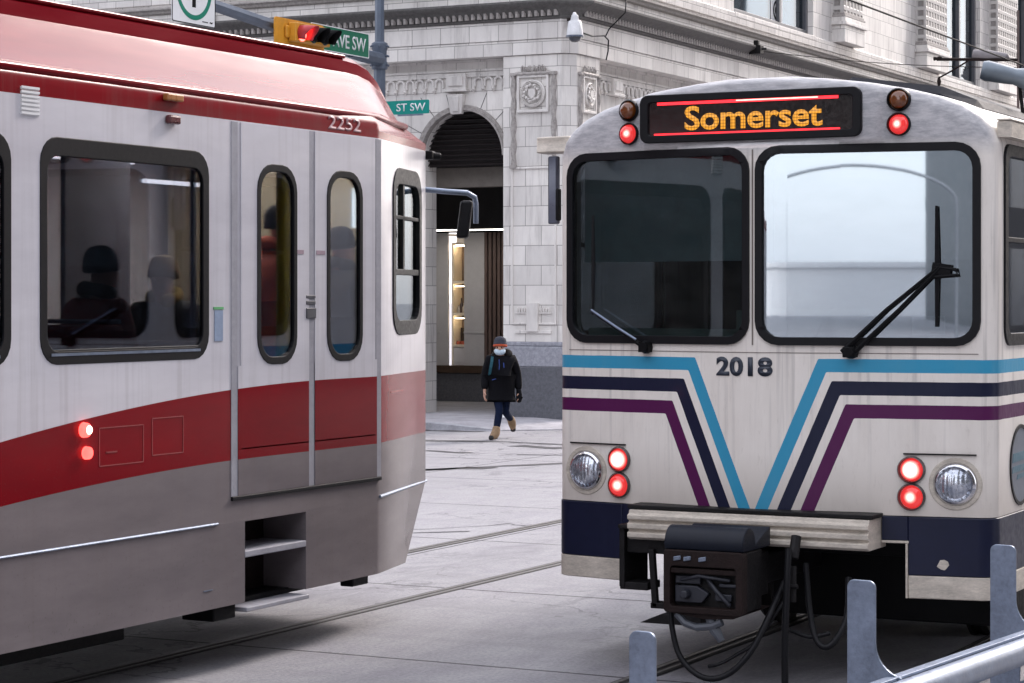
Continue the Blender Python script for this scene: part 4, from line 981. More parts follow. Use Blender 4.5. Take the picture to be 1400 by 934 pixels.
# ------------------------------------------------------------------ red and white tram on the left
L = thing('light_rail_train', 'white tram with dark red roof and curved red band, grey below, passing at the left', 'tram', (-8.875, 14.3, 0))
W2 = 1.325
def plan(z):
    """plan outline at height z: long straight side, tapered nose at y = 0"""
    w_ = W2; c, cy, fy = .945, -.10, .10; y1 = -1.42
    if z < .9:
        t = (.9-z)/.51; c = .945+.20*t; cy = -.10-.64*t; fy = .10-.62*t
    if z > 3.36: w_ -= (z-3.36)*.9; y1 -= (z-3.36)*.6
    if z > 3.30: t = (z-3.30)/.12; c -= .10*t; cy -= .16*t; fy -= .2*t
    half = [(w_, -25), (w_, y1-.03), (w_-.006, y1+.02), (c+.03, cy-.06), (c-.01, cy), (c-.3, cy+.1), (.3, fy)]
    return [(x, y, z) for x, y in half]+[(-x, y, z) for x, y in reversed(half)]
b = MB(); b.loft([plan(z) for z in (.39, .60, .9, 1.25, 1.7, 2.3, 3.0, 3.25, 3.30, 3.34, 3.37, 3.395, 3.41)])
lb = b.build('body', M['livery'], L, 0, 0)
inn = MB()
def plan_in(z): return [(x*.983, y-.04 if y > -20 else y+.2, z) for x, y, _ in plan(1.5)]
inn.loft([plan_in(1.0), plan_in(3.28)])
cs = [inn]
LW = [(-4.90, -3.365), (-7.05, -5.13), (-9.2, -7.3)]
for y0, y1 in LW:
    for s_ in (1, -1):
        c = MB(); c.prism(rrect(y0+.03, y1-.03, 1.87, 3.03, .12), 'x', s_*1.1, s_*1.6); cs.append(c)
DW = [(-2.865, -2.43), (-2.07, -1.64)]
for y0, y1 in DW:
    for s_ in (1, -1):
        c = MB(); c.prism(rrect(y0+.02, y1-.02, 1.83, 2.99, .15), 'x', s_*1.1, s_*1.6); cs.append(c)
c = MB(); c.box(1.0, 1.6, -2.99, -2.31, .355, .872); cs.append(c)          # step well
# cab side window in the tapered panel
pd = Vector((.945-1.325, 1.32, 0)).normalized(); pn = Vector((pd.y, -pd.x, 0)); po = Vector((1.325, -1.42, 0))
def onpanel(u, d, z): q = po+pd*u+pn*d; return (q.x, q.y, z)
CW = rrect(.40, 1.17, 1.98, 3.06, .16)
c = MB(); c.loft([[onpanel(u, -.4, z) for u, z in CW], [onpanel(u, .3, z) for u, z in CW]]); cs.append(c)
c = MB(); c.box(-.8, .8, -.4, .5, 1.7, 3.1); cs.append(c)                   # front windscreen
cut(lb, cs); refinish(lb, 30)
# windows: black rubber frame and pane
for y0, y1 in LW:
    for s_ in (1, -1):
        b = MB(); b.frame(rrect(y0, y1, 1.85, 3.05, .14), rrect(y0+.06, y1-.06, 1.92, 2.95, .09), 'x', s_*(W2-.022), s_*(W2+.004))
        b.box(min(s_*(W2-.03), s_*(W2+.003)), max(s_*(W2-.03), s_*(W2+.003)), y0+.06, y1-.06, 1.915, 1.93)
        fr = b.build('window', M['black_rubber'], L, .004, 0)
        b = MB(); b.prism(rrect(y0+.04, y1-.04, 1.88, 2.99, .10), 'x', s_*(W2-.012), s_*(W2-.006)); b.build('pane', M['side_glass'], fr, 0, 0)
        b = MB(); b.box(min(s_*(W2-.02), s_*(W2+.006)), max(s_*(W2-.02), s_*(W2+.006)), y0+.09, y1-.09, 1.895, 1.91); b.build('frame_trim', M['galv'], fr, 0, 0)
# door leaves
leafs = ((-3.07, -2.285, DW[0]), (-2.215, -1.45, DW[1]))
for y0, y1, (wy0, wy1) in leafs:
    b = MB(); out_ = [(y0, 1.03), (y1, 1.03), (y1, 3.245), (y0, 3.245)]
    hole = rrect(wy0, wy1, 1.81, 3.01, .16)
    # panel with a rounded hole: ring between matching outlines
    per = []
    for (u, z) in hole:
        du, dz = u-(wy0+wy1)/2, z-2.41
        k = min(((y1-y0)/2)/max(abs(du), 1e-6), 1.108/max(abs(dz), 1e-6)); per.append(((wy0+wy1)/2+du*k, 2.41+dz*k))
    per = [(min(max(u, y0), y1), min(max(z, 1.03), 3.245)) for u, z in per]
    b.frame(per, hole, 'x', W2-.02, W2+.007)
    b.box(W2-.02, W2+.007, y0, y1, 1.03, 1.31); b.box(W2-.02, W2+.0068, y0, y1, 1.30, 1.8)
    dr = b.build('door', M['livery'], L, 0, 0)
    b = MB(); b.frame(rrect(wy0-.005, wy1+.005, 1.80, 3.015, .165), rrect(wy0+.035, wy1-.035, 1.845, 2.97, .13), 'x', W2-.02, W2+.012)
    fr = b.build('door_window', M['black_rubber'], dr, .004, 0)
    b = MB(); b.prism(rrect(wy0+.03, wy1-.03, 1.84, 2.975, .13), 'x', W2-.008, W2-.002); b.build('pane', M['side_glass'], fr, 0, 0)
for y in (-3.105, -2.25, -1.425):
    b = MB(); b.box(W2-.02, W2+.004, y-.033, y+.033, 1.03, 3.245); b.build('door_seal', M['seal_grey'], L, 0, 0)
b = MB(); b.box(W2-.02, W2+.016, -3.14, -1.40, 1.005, 1.028); b.build('door_sill', M['black_rubber'], L, .003, 0)
b = MB(); b.box(W2-.0, W2+.014, -2.32, -2.21, 2.075, 2.14); b.box(W2, W2+.010, -2.32, -2.21, 2.16, 2.185); b.box(W2, W2+.010, -2.32, -2.21, 2.20, 2.22)
b.build('door_button', simple('grey button plate', (.09, .09, .10), .4), L, .004, 0)
for y in (-2.40, -2.15):
    b = MB(); b.box(W2+.0072, W2+.010, y-.05, y+.05, 2.475, 2.50); b.build('door_decal', simple('mauve decal', (.38, .28, .33), .5) if y < -2.3 else bpy.data.materials['mauve decal'], L, 0, 0)
b = MB(); b.box(W2+.0005, W2+.004, -3.31, -3.225, 1.95, 2.13); b.build('sticker', simple('blue grey sticker', (.25, .32, .45), .5), L, 0, 0)
b = MB(); b.box(W2+.0005, W2+.005, -3.32, -3.22, 2.135, 2.15); b.build('sticker', simple('green sticker', (.12, .40, .16), .5), L, 0, 0)
# steps in the step well
b = MB(); b.box(.95, 1.0, -3.05, -2.25, .36, .9); b.box(1.0, W2+.02, -3.0, -2.30, .332, .36); b.box(1.0, W2+.002, -2.992, -2.308, .655, .695)
b.build('step', M['seal_grey'], L, .006, 0)
b = MB(); b.box(1.0, 1.01, -2.99, -2.31, .362, .654); b.box(1.0, 1.01, -2.99, -2.31, .697, .87); b.build('step_riser', M['rust'], L, 0, 0)
# trim line along the grey skirt and nose crease
b = MB(); b.tube([(W2+.004, -16, .882), (W2+.004, -3.28, .882)], .008, 6); b.build('trim_rail', M['galv'], L)
b = MB(); b.tube([onpanel(.02, .004, .895), onpanel(1.36, .004, .895)], .011, 6); b.build('nose_trim', M['galv'], L)
b = MB(); b.box(W2, W2+.004, -3.42, -3.33, .50, .506); b.build('vent_slot', M['galv'], L, 0, 0)
# roof: gutter, sloping fairing panel, upper screen
def prof_roof(y, k=0.0, dy=0.0):
    pts = [(1.285, 3.405), (1.275, 3.425), (1.25, 3.432), (1.245, 3.415), (1.235, 3.42), (.965, 3.695), (.945, 3.72), (.935, 3.80), (.90, 3.832)]
    kk = [(x-.0*k, y+dy*max(0, z-3.43)/.4, 3.40+(z-3.40)*(1-k)) for x, z in pts]
    lim = 1.325-max(0, y+1.42)*.36-.035
    kk = [(min(x, lim), yy, z) for x, yy, z in kk]
    return kk+[(-x, yy, z) for x, yy, z in reversed(kk)]
b = MB(); b.loft([prof_roof(-25), prof_roof(-1.45, 0), prof_roof(-1.2, 0), prof_roof(-1.05, .02), prof_roof(-.9, .10), prof_roof(-.77, .28), prof_roof(-.67, .52), prof_roof(-.58, .78), prof_roof(-.45, .97)])
b.build('roof_fairing', M['car_red'], L, 0, 25)
b = MB(); b.tube([(1.305, -25, 3.392), (1.305, -1.9, 3.392), (1.26, -1.35, 3.40), (1.0, -.5, 3.40), (.86, -.35, 3.40)], .024, 8); b.build('gutter', M['car_red'], L, 0, 60)
b = MB(); b.tube([(.925, -25, 3.828), (.925, -1.2, 3.828)], .014, 8); b.build('roof_edge', M['car_red'], L, 0, 60)
# vent, side lamps, number
b = MB()
for k in range(7): b.obox((W2+.004, -4.985, 3.285-.022*k), (0, .073, 0), (.006, 0, .004), (0, 0, .006))
b.build('vent_grille', M['sign_white'], L, 0, 0)
b = MB(); b.box(W2, W2+.04, -3.82, -3.665, 3.315, 3.355); b.build('side_lamp', simple('orange side lamp', (.42, .17, .05), .3, coat=.5), L, .008, 0)
b = MB(); b.box(W2, W2+.04, -3.80, -3.69, 3.185, 3.235); b.build('side_lamp', simple('dark red side lamp', (.10, .012, .016), .25, coat=.5), L, .012, 0)
text_part('fleet_number', '2252', simple('pale pink number', (.42, .25, .27), .5), L, (W2+.001, -2.05, 3.275), (0, 1, 0), (0, 0, 1), .40, .085, .003, .012)
# cream tram's reflected lamps and outlines, put on as glowing discs and lines
for z, w_ in ((1.372, .06), (1.496, .07)):
    b = MB(); b.lathe([(.001, .03), (w_*.55, .026), (w_*.6, .0)], (W2-.001, -4.535 if z > 1.4 else -4.515, z), (1, 0, 0), 16)
    sl_ = b.build('reflected_lamp', M['reflection_red'], L, 0, 50)
b = MB(); b.lathe([(.001, .035), (.022, .032), (.028, .02)], (W2, -4.52, 1.496), (1, 0, 0), 14); b.build('glow_core', M['glow_core'], sl_, 0, 50)
M['pale_line'] = simple('pale red outline', (.36, .09, .09), .35)
b = MB()
def outl(y0, y1, z0, z1, t=.004):
    for (a0, a1, c0, c1) in ((y0, y1, z0, z0+t), (y0, y1, z1-t, z1), (y0, y0+t, z0, z1), (y1-t, y1, z0, z1)): b.box(W2, W2+.003, a0, a1, c0, c1)
outl(-4.40, -4.0, 1.29, 1.50); outl(-3.92, -3.62, 1.32, 1.53); outl(-4.34, -4.24, 1.36, 1.367)
b.build('reflected_outline', M['pale_line'], L, 0, 0)
b = MB(); b.loft([[onpanel(u, d, z) for u, z in ((.33, 1.565), (.78, 1.565), (.78, 1.575), (.33, 1.575))] for d in (0, .006)]); b.build('nose_decal', M['pale_line'], L, 0, 0)
# cab side window frame, sash and pane
def pframe(outer, inner, d0, d1): 
    b = MB(); b.loft([[onpanel(u, d0, z) for u, z in outer], [onpanel(u, d1, z) for u, z in outer], [onpanel(u, d1, z) for u, z in inner], [onpanel(u, d0, z) for u, z in inner]], closed=True); return b
M['dark_frame'] = simple('dark grey window frame', (.07, .075, .085), .45)
b = pframe(rrect(.37, 1.20, 1.95, 3.09, .18), rrect(.44, 1.13, 2.05, 2.98, .12), -.05, .012)
for (u0, u1, z0, z1) in ((.44, 1.13, 2.36, 2.40), (.66, .71, 2.40, 2.98), (.44, 1.13, 2.74, 2.765)): b.loft([[onpanel(u, d, z) for u, z in ((u0, z0), (u1, z0), (u1, z1), (u0, z1))] for d in (-.03, .006)])
cw = b.build('cab_window', M['black_rubber'], L, .004, 0)
b = MB(); b.loft([[onpanel(u, d, z) for u, z in rrect(.42, 1.15, 2.02, 3.0, .12)] for d in (-.02, -.014)]); b.build('pane', M['cab_glass'], cw, 0, 0)
b = MB(); b.loft([[onpanel(u, d, z) for u, z in ((.46, 2.68), (1.12, 2.68), (1.12, 2.95), (.46, 2.95))] for d in (-.30, -.29)]); b.build('cab_light', emit('cab ceiling light', (.9, 1, .9), 2.2), cw, 0, 0)
b = MB(); b.box(-.78, .78, .0, .01, 1.72, 3.08); ws = b.build('windscreen', M['bldg_glass'], L, 0, 0)
b = MB(); b.box(-.85, .85, -.5, -.12, 1.06, 2.38); b.box(-.85, -.8, -.6, -.1, 1.06, 3.2); b.build('driver_desk', M['interior_dark'], L, .02, 0)
b = MB(); b.box(.1, .5, -.42, -.2, 2.381, 2.62); b.build('desk_screen', M['seal_grey'], L, .01, 0)
# mirror arm with mirror, and small roof camera
b = MB(); b.tube([onpanel(1.33, -.02, 2.98), (1.08, -.02, 2.965), (1.17, .10, 2.96), (1.2, .165, 2.93), (1.205, .175, 2.88), (1.205, .175, 2.74)], .02, 8); ma = b.build('mirror_arm', M['galv'], L, 0, 50)
b = MB(); b.obox((1.19, .03, 2.765), (.04, .02, 0), (-.03, .06, 0), (.012, .012, .135)); b.build('mirror_head', M['black_rubber'], ma, .02, 0)
b = MB(); b.obox((.965, -.09, 3.225), (.035, .012, 0), (-.012, .05, 0), (0, 0, .03)); b.lathe([(0, .035), (.025, .035), (.028, -.03), (0, -.035)], (1.0, -.05, 3.22), (.6, .8, 0), 12); b.build('door_camera', M['black_paint'], L, .01, 0)
# interior
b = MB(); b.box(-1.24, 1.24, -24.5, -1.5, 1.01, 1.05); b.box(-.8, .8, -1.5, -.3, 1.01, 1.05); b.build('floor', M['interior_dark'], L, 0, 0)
b = MB(); b.box(-.32, -.28, -2.65, -1.95, 1.05, 3.2); b.box(-.2, 1.24, -3.30, -3.27, 1.05, 1.95);  b.build('partition', M['lavender'], L, .01, 0)
b = MB(); b.box(-.9, .95, -.66, -.62, 1.05, 3.25); b.build('cab_bulkhead', simple('warm beige bulkhead', (.34, .30, .21), .6, 0, .2, 3), L, 0, 0)
b = MB(); b.box(-.9, -.8, -9, -1.2, 3.15, 3.17); b.box(.18, .21, -2.45, -1.76, 2.94, 2.965); ls = b.build('strip_light', emit('tram strip light', (1, .96, .9), 1.8), L, 0, 0)
b = MB(); b.box(-.3, .9, -1.9, -.8, 3.18, 3.2); b.build('ceiling_light', emit('tram doorway light', (1, .9, .7), 7), L, 0, 0)
for y in (-2.22, -3.2):
    b = MB(); b.tube([(1.1, y, 1.05), (1.1, y, 3.2)], .045 if y > -3 else .018, 8); b.build('grab_pole', M['yellow_paint'] if y > -3 else M['galv'], L, 0, 50)
def seat(y, s_=1, x0=.25):
    b = MB(); b.box(x0, x0+.9, y-.22, y+.22, 1.42, 1.52); b.box(x0, x0+.9, y-s_*.26-.05, y-s_*.26+.05, 1.5, 2.05)
    st = b.build('seat', M['seat_red'], L, .03, 0); b = MB(); b.tube([(x0, y-s_*.26, 2.07), (x0+.9, y-s_*.26, 2.07)], .015, 6); b.box(x0+.1, x0+.8, y-.18, y+.18, 1.06, 1.42); b.build('seat_frame', M['galv'], st, 0, 40)
for y in (-3.72, -4.6, -5.9, -6.8, -8.2): seat(y)
seat(-2.15, -1, -.25)
# running gear
b = MB(); b.box(-1.2, 1.2, -24, -1.6, .36, .395); b.box(-1.1, .9, -24, -3.6, .22, .36); b.box(1.05, 1.28, -3.25, -3.02, .30, .385); b.build('underframe', M['black_paint'], L, .01, 0)
b = MB()
for s_ in (-1, 1): b.box(s_*.92-.09, s_*.92+.09, -8.3, -5.3, .2, .36)
b.box(-.9, .9, -7.1, -6.5, .15, .36); bo = b.build('bogie', M['dark_steel'], L, .01, 0)
for y in (-7.7, -5.9):
    for s_ in (-1, 1):
        b = MB(); b.lathe([(.05, -.06), (.31, -.06), (.33, -.03), (.315, .03), (.34, .035), (.34, .06), (.05, .06)], (s_*.74-.05, y, .325), (-s_, 0, 0), 28); b.build('wheel', M['dark_steel'], bo, 0, 40)
b = MB(); b.obox((1.2, -1.52, .36), (.05, 0, 0), (0, .10, 0), (0, 0, .04)); b.build('lifeguard', M['black_rubber'], L, .01, 0)

# ------------------------------------------------------------------ people
def figure(label, loc, rz, J, jacket, trousers, boots=None, hat=None, scale=1.0, group=None, hem=.62, sole=None, collar=None):
    P = thing('person', label, 'person', loc, rz, group); P.scale = (scale,)*3
    V = {k: Vector(v) for k, v in J.items()}
    hd = V['head']; fwd = Vector(J.get('face', (0, -1, 0))).normalized(); rt = Vector((-fwd.y, fwd.x, 0)); up = Vector((0, 0, 1))
    vs, es, rs = [], [], []
    def av(p, r, par=None):
        vs.append(tuple(p)); rs.append(r)
        if par is not None: es.append((par, len(vs)-1))
        return len(vs)-1
    pe = av(V['pelvis'], (.12, .10)); be = av(V['pelvis'].lerp(V['chest'], .5), (.115, .095), pe); ch = av(V['chest'], (.14, .10), be)
    ne = av(V['neck'], .052, ch); hb = av(hd-up*.07+fwd*.012, (.066, .070), ne); hc = av(hd+fwd*.004, (.076, .090), hb); ht = av(hd+up*.075-fwd*.01, (.068, .082), hc); av(hd+up*.105-fwd*.012, (.03, .04), ht)
    av(hd-up*.015+fwd*.115, .012, hc)
    for s_ in 'LR':
        sh = av(V['sh'+s_], .055, ch); el = av(V['el'+s_], .04, sh); wr = av(V['ha'+s_], .028, el)
        ad = (V['ha'+s_]-V['el'+s_]).normalized(); sd_ = 1 if s_ == 'R' else -1
        pa = av(V['ha'+s_]+ad*.06, (.036, .018), wr)
        side_ = fwd*.9+rt*(-sd_*.3); side_ = (side_-ad*side_.dot(ad)).normalized(); inw = rt*(-sd_); inw = (inw-ad*inw.dot(ad)).normalized()
        for q, ln in ((-.5, .065), (-.17, .08), (.17, .085), (.5, .075)):
            k0 = av(V['ha'+s_]+ad*.095+side_*q*.055, .0095, pa); k1 = av(V['ha'+s_]+ad*(.095+ln*.55)+side_*q*.06+inw*.012, .0085, k0); av(V['ha'+s_]+ad*(.095+ln*.9)+side_*q*.058+inw*.04, .007, k1)
        t0 = av(V['ha'+s_]+ad*.05+side_*.042, .011, pa); av(V['ha'+s_]+ad*.085+side_*.058+inw*.015, .009, t0)
        hi = av(V['hip'+s_], .085, pe); kn = av(V['kn'+s_], .058, hi); an = av(V['an'+s_], .04, kn); av(V['toe'+s_], .03, an)
    skin('body', vs, es, rs, M['skin'], P, 1)
    # jacket
    v2 = [V['pelvis']+up*(hem-J['pelvis'][2]) if hem else V['pelvis'], V['pelvis'], V['pelvis'].lerp(V['chest'], .5), V['chest'], V['neck']-up*.01]
    r2 = [(.225, .235), (.225, .20), (.205, .17), (.205, .165), (.09, .09)]; e2 = [(0, 1), (1, 2), (2, 3), (3, 4)]
    for s_ in 'LR':
        k = len(v2); v2 += [V['sh'+s_], V['sh'+s_].lerp(V['el'+s_], .5), V['el'+s_], V['el'+s_].lerp(V['ha'+s_], .5), V['ha'+s_].lerp(V['el'+s_], .04)]; r2 += [.098, .086, .076, .068, .058]
        e2 += [(3, k), (k, k+1), (k+1, k+2), (k+2, k+3), (k+3, k+4)]
    skin('jacket', [tuple(v) for v in v2], e2, r2, jacket, P, 2, 1)
    v3 = [V['pelvis']]; r3 = [(.13, .11)]; e3 = []
    for s_ in 'LR':
        k = len(v3); v3 += [V['hip'+s_], V['hip'+s_].lerp(V['kn'+s_], .5), V['kn'+s_], V['kn'+s_].lerp(V['an'+s_], .5), V['an'+s_].lerp(V['kn'+s_], .12)]; r3 += [.095, .082, .066, .06, .05]
        e3 += [(0, k), (k, k+1), (k+1, k+2), (k+2, k+3), (k+3, k+4)]
    skin('trousers', [tuple(v) for v in v3], e3, r3, trousers, P, 2)
    if boots:
        for s_ in 'LR':
            a, t = V['an'+s_], V['toe'+s_]; leg = (V['kn'+s_]-a).normalized(); f_ = (t-a); heel = a-leg*.06-f_.normalized()*.035
            bo_ = skin('boot', [tuple(a+leg*.13), tuple(a), tuple(heel), tuple(a.lerp(t, .55)-leg*.025), tuple(t)], [(0, 1), (1, 2), (1, 3), (3, 4)], [.065, .058, .05, .054, .042], boots, P, 2, 1)
            skin('toe_cap', [tuple(a.lerp(t, .72)-leg*.028), tuple(t+f_.normalized()*.012-leg*.004)], [(0, 1)], [(.056, .05), .046], sole or M['boot_sole'], bo_, 2)
            skin('laces', [tuple(a+leg*.10+f_.normalized()*.03), tuple(a+f_.normalized()*.045), tuple(a.lerp(t, .45)+leg*.0)], [(0, 1), (1, 2)], [.03, .034, .028], M['boot_sole'], bo_, 2)
            dn = f_.cross(leg.cross(f_)).normalized(); dn = -leg+f_.normalized()*(leg.dot(f_.normalized())); dn.normalize()
            skin('sole', [tuple(heel+dn*.035), tuple(a.lerp(t, .5)+dn*.035), tuple(t+dn*.02+f_.normalized()*.02)], [(0, 1), (1, 2)], [(.046, .02), (.05, .02), (.044, .02)], sole or M['boot_sole'], bo_, 1)
            c_ = skin('cuff', [tuple(a+leg*.125), tuple(a+leg*.15)], [(0, 1)], [.07, .066], M['boot_sole'] if not sole else boots, bo_, 1)
    if collar:
        n_ = V['neck']; ring = [tuple(n_+(fwd*math.cos(2*PI*k/9)*.085+rt*math.sin(2*PI*k/9)*.10)+up*(.03-.03*math.cos(2*PI*k/9))) for k in range(9)]
        skin('collar', ring, [(k, k+1) for k in range(8)], [.045+.012*math.sin(k*2.1) for k in range(9)], collar, P, 2)
    if hat:
        b = MB(); b.lathe([(.098, -.0), (.108, .012), (.108, .045), (.102, .055), (.100, .085), (.083, .125), (.05, .15), (0, .158)], tuple(hd+up*.015-fwd*.008), tuple((up-fwd*.12).normalized()), 20)
        b.build('beanie', hat, P, 0, 60)
    return P, V, fwd, rt
ped_pose = dict(pelvis=(.03, 0, .80), chest=(.02, -.02, 1.16), neck=(.015, -.04, 1.31), head=(.005, -.07, 1.435), face=(-.12, -1, -.08),
    shL=(-.165, -.02, 1.235), elL=(-.225, -.02, .985), haL=(-.235, -.10, .755), shR=(.205, 0, 1.235), elR=(.275, .06, .985), haR=(.30, -.02, .745),
    hipL=(-.05, 0, .78), knL=(-.005, -.20, .45), anL=(-.065, -.26, .105), toeL=(-.14, -.40, .055),
    hipR=(.10, 0, .78), knR=(.085, -.02, .43), anR=(.19, .36, .27), toeR=(.21, .33, .11))
PED, PV, pf, pr = figure('person in black parka, grey beanie and pale mask striding across the road towards the trams', (-16.27, 31.5, 0.0), R(27.4), ped_pose, M['parka'], M['denim'], M['boot'], M['beanie'], 1.0)
hd = PV['head']; up = Vector((0, 0, 1))
b = MB(); b.lathe([(.104, -.012), (.113, -.008), (.113, .018), (.106, .022)], tuple(hd+up*.02-pf*.006), tuple((up-pf*.12).normalized()), 20); b.build('hat_band', M['orange'], PED, 0, 60)
b = MB(); n = 9; rows = []
for j, (z, rr) in enumerate(((-.015, .085), (-.04, .107), (-.075, .104), (-.105, .08), (-.118, .05))):
    rows.append([hd+up*z+(pf*math.cos(a)*rr+pr*math.sin(a)*rr*.88) for a in [R(-72+144*k/(n-1)) for k in range(n)]])
vsm = [p for r_ in rows for p in r_]; b.add(vsm, [(j*n+i, j*n+i+1, (j+1)*n+i+1, (j+1)*n+i) for j in range(4) for i in range(n-1)])
mk = b.build('face_mask', M['mask'], PED, 0, 60); so_ = mk.modifiers.new('s', 'SOLIDIFY'); so_.thickness = .006
for s_ in (-1, 1):
    b = MB(); b.lathe([(0, .006), (.011, .004), (.013, 0)], tuple(hd+up*.008+pf*.083+pr*s_*.032), tuple(pf), 10); b.build('eye', M['black_paint'], PED, 0, 60)
# fur edged hood lying back, collar
skin('hood', [tuple(PV['neck']+pr*x+Vector((0, y, z))) for x, y, z in ((-.11, -.02, -.01), (-.09, .07, .03), (0, .12, .05), (.10, .08, .05), (.15, -.0, .03), (.13, -.05, -.02))], [(i, i+1) for i in range(5)], [.04, .055, .06, .062, .06, .04], M['fur'], PED, 2)
b = MB(); b.tube([(-.01, -.165, 1.25), (-.005, -.178, 1.15), (-.01, -.18, 1.09)], .008, 6); b.build('zip_cord', simple('blue cord', (.02, .05, .22), .7), PED)
b = MB(); b.tube([(.06, -.188, 1.20), (.065, -.192, 1.12)], .009, 6); b.build('pocket_zip', bpy.data.materials['blue cord'], PED); b = MB(); b.tube([(-.12, -.175, .93), (-.02, -.182, .96), (.06, -.182, .97)], .007, 6); b.build('pocket_zip', bpy.data.materials['blue cord'], PED)
skin('glove', [tuple(PV['haR']+Vector(v)) for v in ((-.005, .01, .05), (0, -.012, -.06), (0, -.035, -.13), (-.005, -.05, -.175), (.045, -.05, -.10))], [(0, 1), (1, 2), (2, 3), (1, 4)], [.042, (.05, .04), (.05, .042), .036, .02], M['parka'], PED, 2)
BP = thing('backpack', 'backpack with a teal shoulder strap worn on the back of the walking person', 'backpack', PED.location, PED.rotation_euler.z)
b = MB(); b.loft([[(x*k_+.02, .13+y, z) for x, y in ((-.14, 0), (.14, 0), (.12, .14), (-.12, .14))] for z, k_ in ((.85, .9), (.92, 1), (1.2, 1), (1.28, .75))]); b.build('bag', M['teal_cloth'], BP, .03, 0)
for s_, c in ((-1, -.105), ):
    b = MB(); pts = [(c+.0, .13, 1.27), (c-.005, .02, 1.315), (c-.01, -.09, 1.285), (c-.02, -.142, 1.20), (c-.035, -.15, 1.11), (c-.055, -.11, 1.0), (c-.05, .1, .95)]
    b.loft([[(x-.022, y-.014, z+.012), (x+.022, y-.014, z+.012), (x+.022, y, z), (x-.022, y, z)] for x, y, z in pts]); b.build('strap', M['teal_cloth'], BP, 0, 0)
# passengers
def sit_pose(lean=0.0, face=(0, 1, 0)):
    f = Vector(face).normalized(); r_ = Vector((-f.y, f.x, 0))
    def q(r, fw, z): v = r_*r+f*fw; return (v.x, v.y, z)
    return dict(pelvis=q(0, 0, .55), chest=q(0, .02, .92), neck=q(0, .03, 1.08), head=q(0, .06, 1.22), face=face, shL=q(-.19, .02, 1.0), elL=q(-.24, .06, .76), haL=q(-.15, .28, .70),
        shR=q(.19, .02, 1.0), elR=q(.24, .06, .76), haR=q(.15, .28, .70), hipL=q(-.09, .03, .53), knL=q(-.1, .45, .52), anL=q(-.1, .46, .1), toeL=q(-.1, .6, .04), hipR=q(.09, .03, .53), knR=q(.1, .45, .52), anR=q(.1, .46, .1), toeR=q(.1, .6, .04))
def stand_pose(face=(0, 1, 0)):
    f = Vector(face).normalized(); r_ = Vector((-f.y, f.x, 0))
    def q(r, fw, z): v = r_*r+f*fw; return (v.x, v.y, z)
    return dict(pelvis=q(0, 0, .92), chest=q(0, .0, 1.28), neck=q(0, .01, 1.46), head=q(0, .04, 1.60), face=face, shL=q(-.19, 0, 1.38), elL=q(-.24, -.02, 1.12), haL=q(-.22, .08, .88),
        shR=q(.19, 0, 1.38), elR=q(.24, .0, 1.12), haR=q(.20, .12, .90), hipL=q(-.09, 0, .9), knL=q(-.1, .03, .5), anL=q(-.1, 0, .1), toeL=q(-.1, .14, .04), hipR=q(.09, 0, .9), knR=q(.1, .03, .5), anR=q(.1, 0, .1), toeR=q(.1, .14, .04))
redj = simple('red jacket cloth', (.20, .015, .02), .8, 0, .3, 14); orj = simple('orange red jacket cloth', (.75, .12, .05), .7, 0, .3, 12, bstr=.3); olj = simple('dark olive jacket cloth', (.035, .033, .026), .8, 0, .4, 14)
navyj = simple('dark purple jacket cloth', (.03, .022, .05), .8); tan = simple('tan knit', (.22, .16, .09), .9, 0, .4, 30); darkh = simple('dark hair', (.012, .010, .010), .8, 0, .3, 40)
lx = lambda x, y, z: (x-8.875, y+14.3, z)
figure('seated passenger in red jacket and grey knit hat behind the wide tram window', lx(.72, -3.65, 1.12), 0, sit_pose(0, (.3, 1, 0)), redj, navyj, None, M['beanie'], 1.0, hem=.5, collar=M['fur'])
figure('passenger in tan hat and dark coat seated at the right of the wide tram window', lx(.15, -2.14, 1.12), 0, sit_pose(0, (.2, -1, 0)), olj, navyj, None, tan, .98, hem=.5, collar=simple('mustard scarf', (.28, .19, .04), .9, 0, .3, 25))
figure('standing passenger in orange red jacket behind the narrow window of the left door leaf', lx(.74, -1.74, 1.05), 0, stand_pose((.35, 1, 0)), orj, navyj, None, darkh, 1.0, hem=.78, collar=orj)
figure('passenger in dark olive jacket leaning behind the narrow window of the right door leaf', lx(.98, -1.36, 1.0), 0, stand_pose((.2, 1, 0)), olj, navyj, None, darkh, .95, hem=.78, collar=olj)
# ------------------------------------------------------------------ signal pole with mast arm, signs and signal
PX, PY = -19.907, 34.0
pole = thing('street_pole', 'tall blue grey octagonal street pole carrying the mast arm and street signs', 'pole', (PX, PY, .12))
b = MB(); b.lathe([(.15, 0), (.15, .02), (.125, .03), (.105, 6.1), (.0, 6.1)], (0, 0, 0), n=8); b.build('shaft', M['pole_grey'], pole, 0, 0)
b = MB(); b.lathe([(.085, 6.1), (.078, 9.5), (0, 9.5)], (0, 0, 0), n=8); b.build('upper_shaft', M['pole_grey'], pole, 0, 0)
b = MB(); b.lathe([(.13, 6.05), (.14, 6.07), (.14, 6.17), (.125, 6.19), (.125, 6.38), (.14, 6.40), (.14, 6.50), (.09, 6.53)], (0, 0, 0), n=16)
for z in (6.12, 6.28, 6.45):
    for a in (0, 40, 80, 200, 240, 300): b.lathe([(0, .17), (.018, .17), (.018, .1)], (0, 0, z), (math.cos(R(a)), math.sin(R(a)), 0), 6)
b.build('clamp_collar', M['pole_grey'], pole, .004, 40)
arm = MB(); ax = PX+.12
def ploc(x, y, z): return (x-PX, y-PY, z-.12)
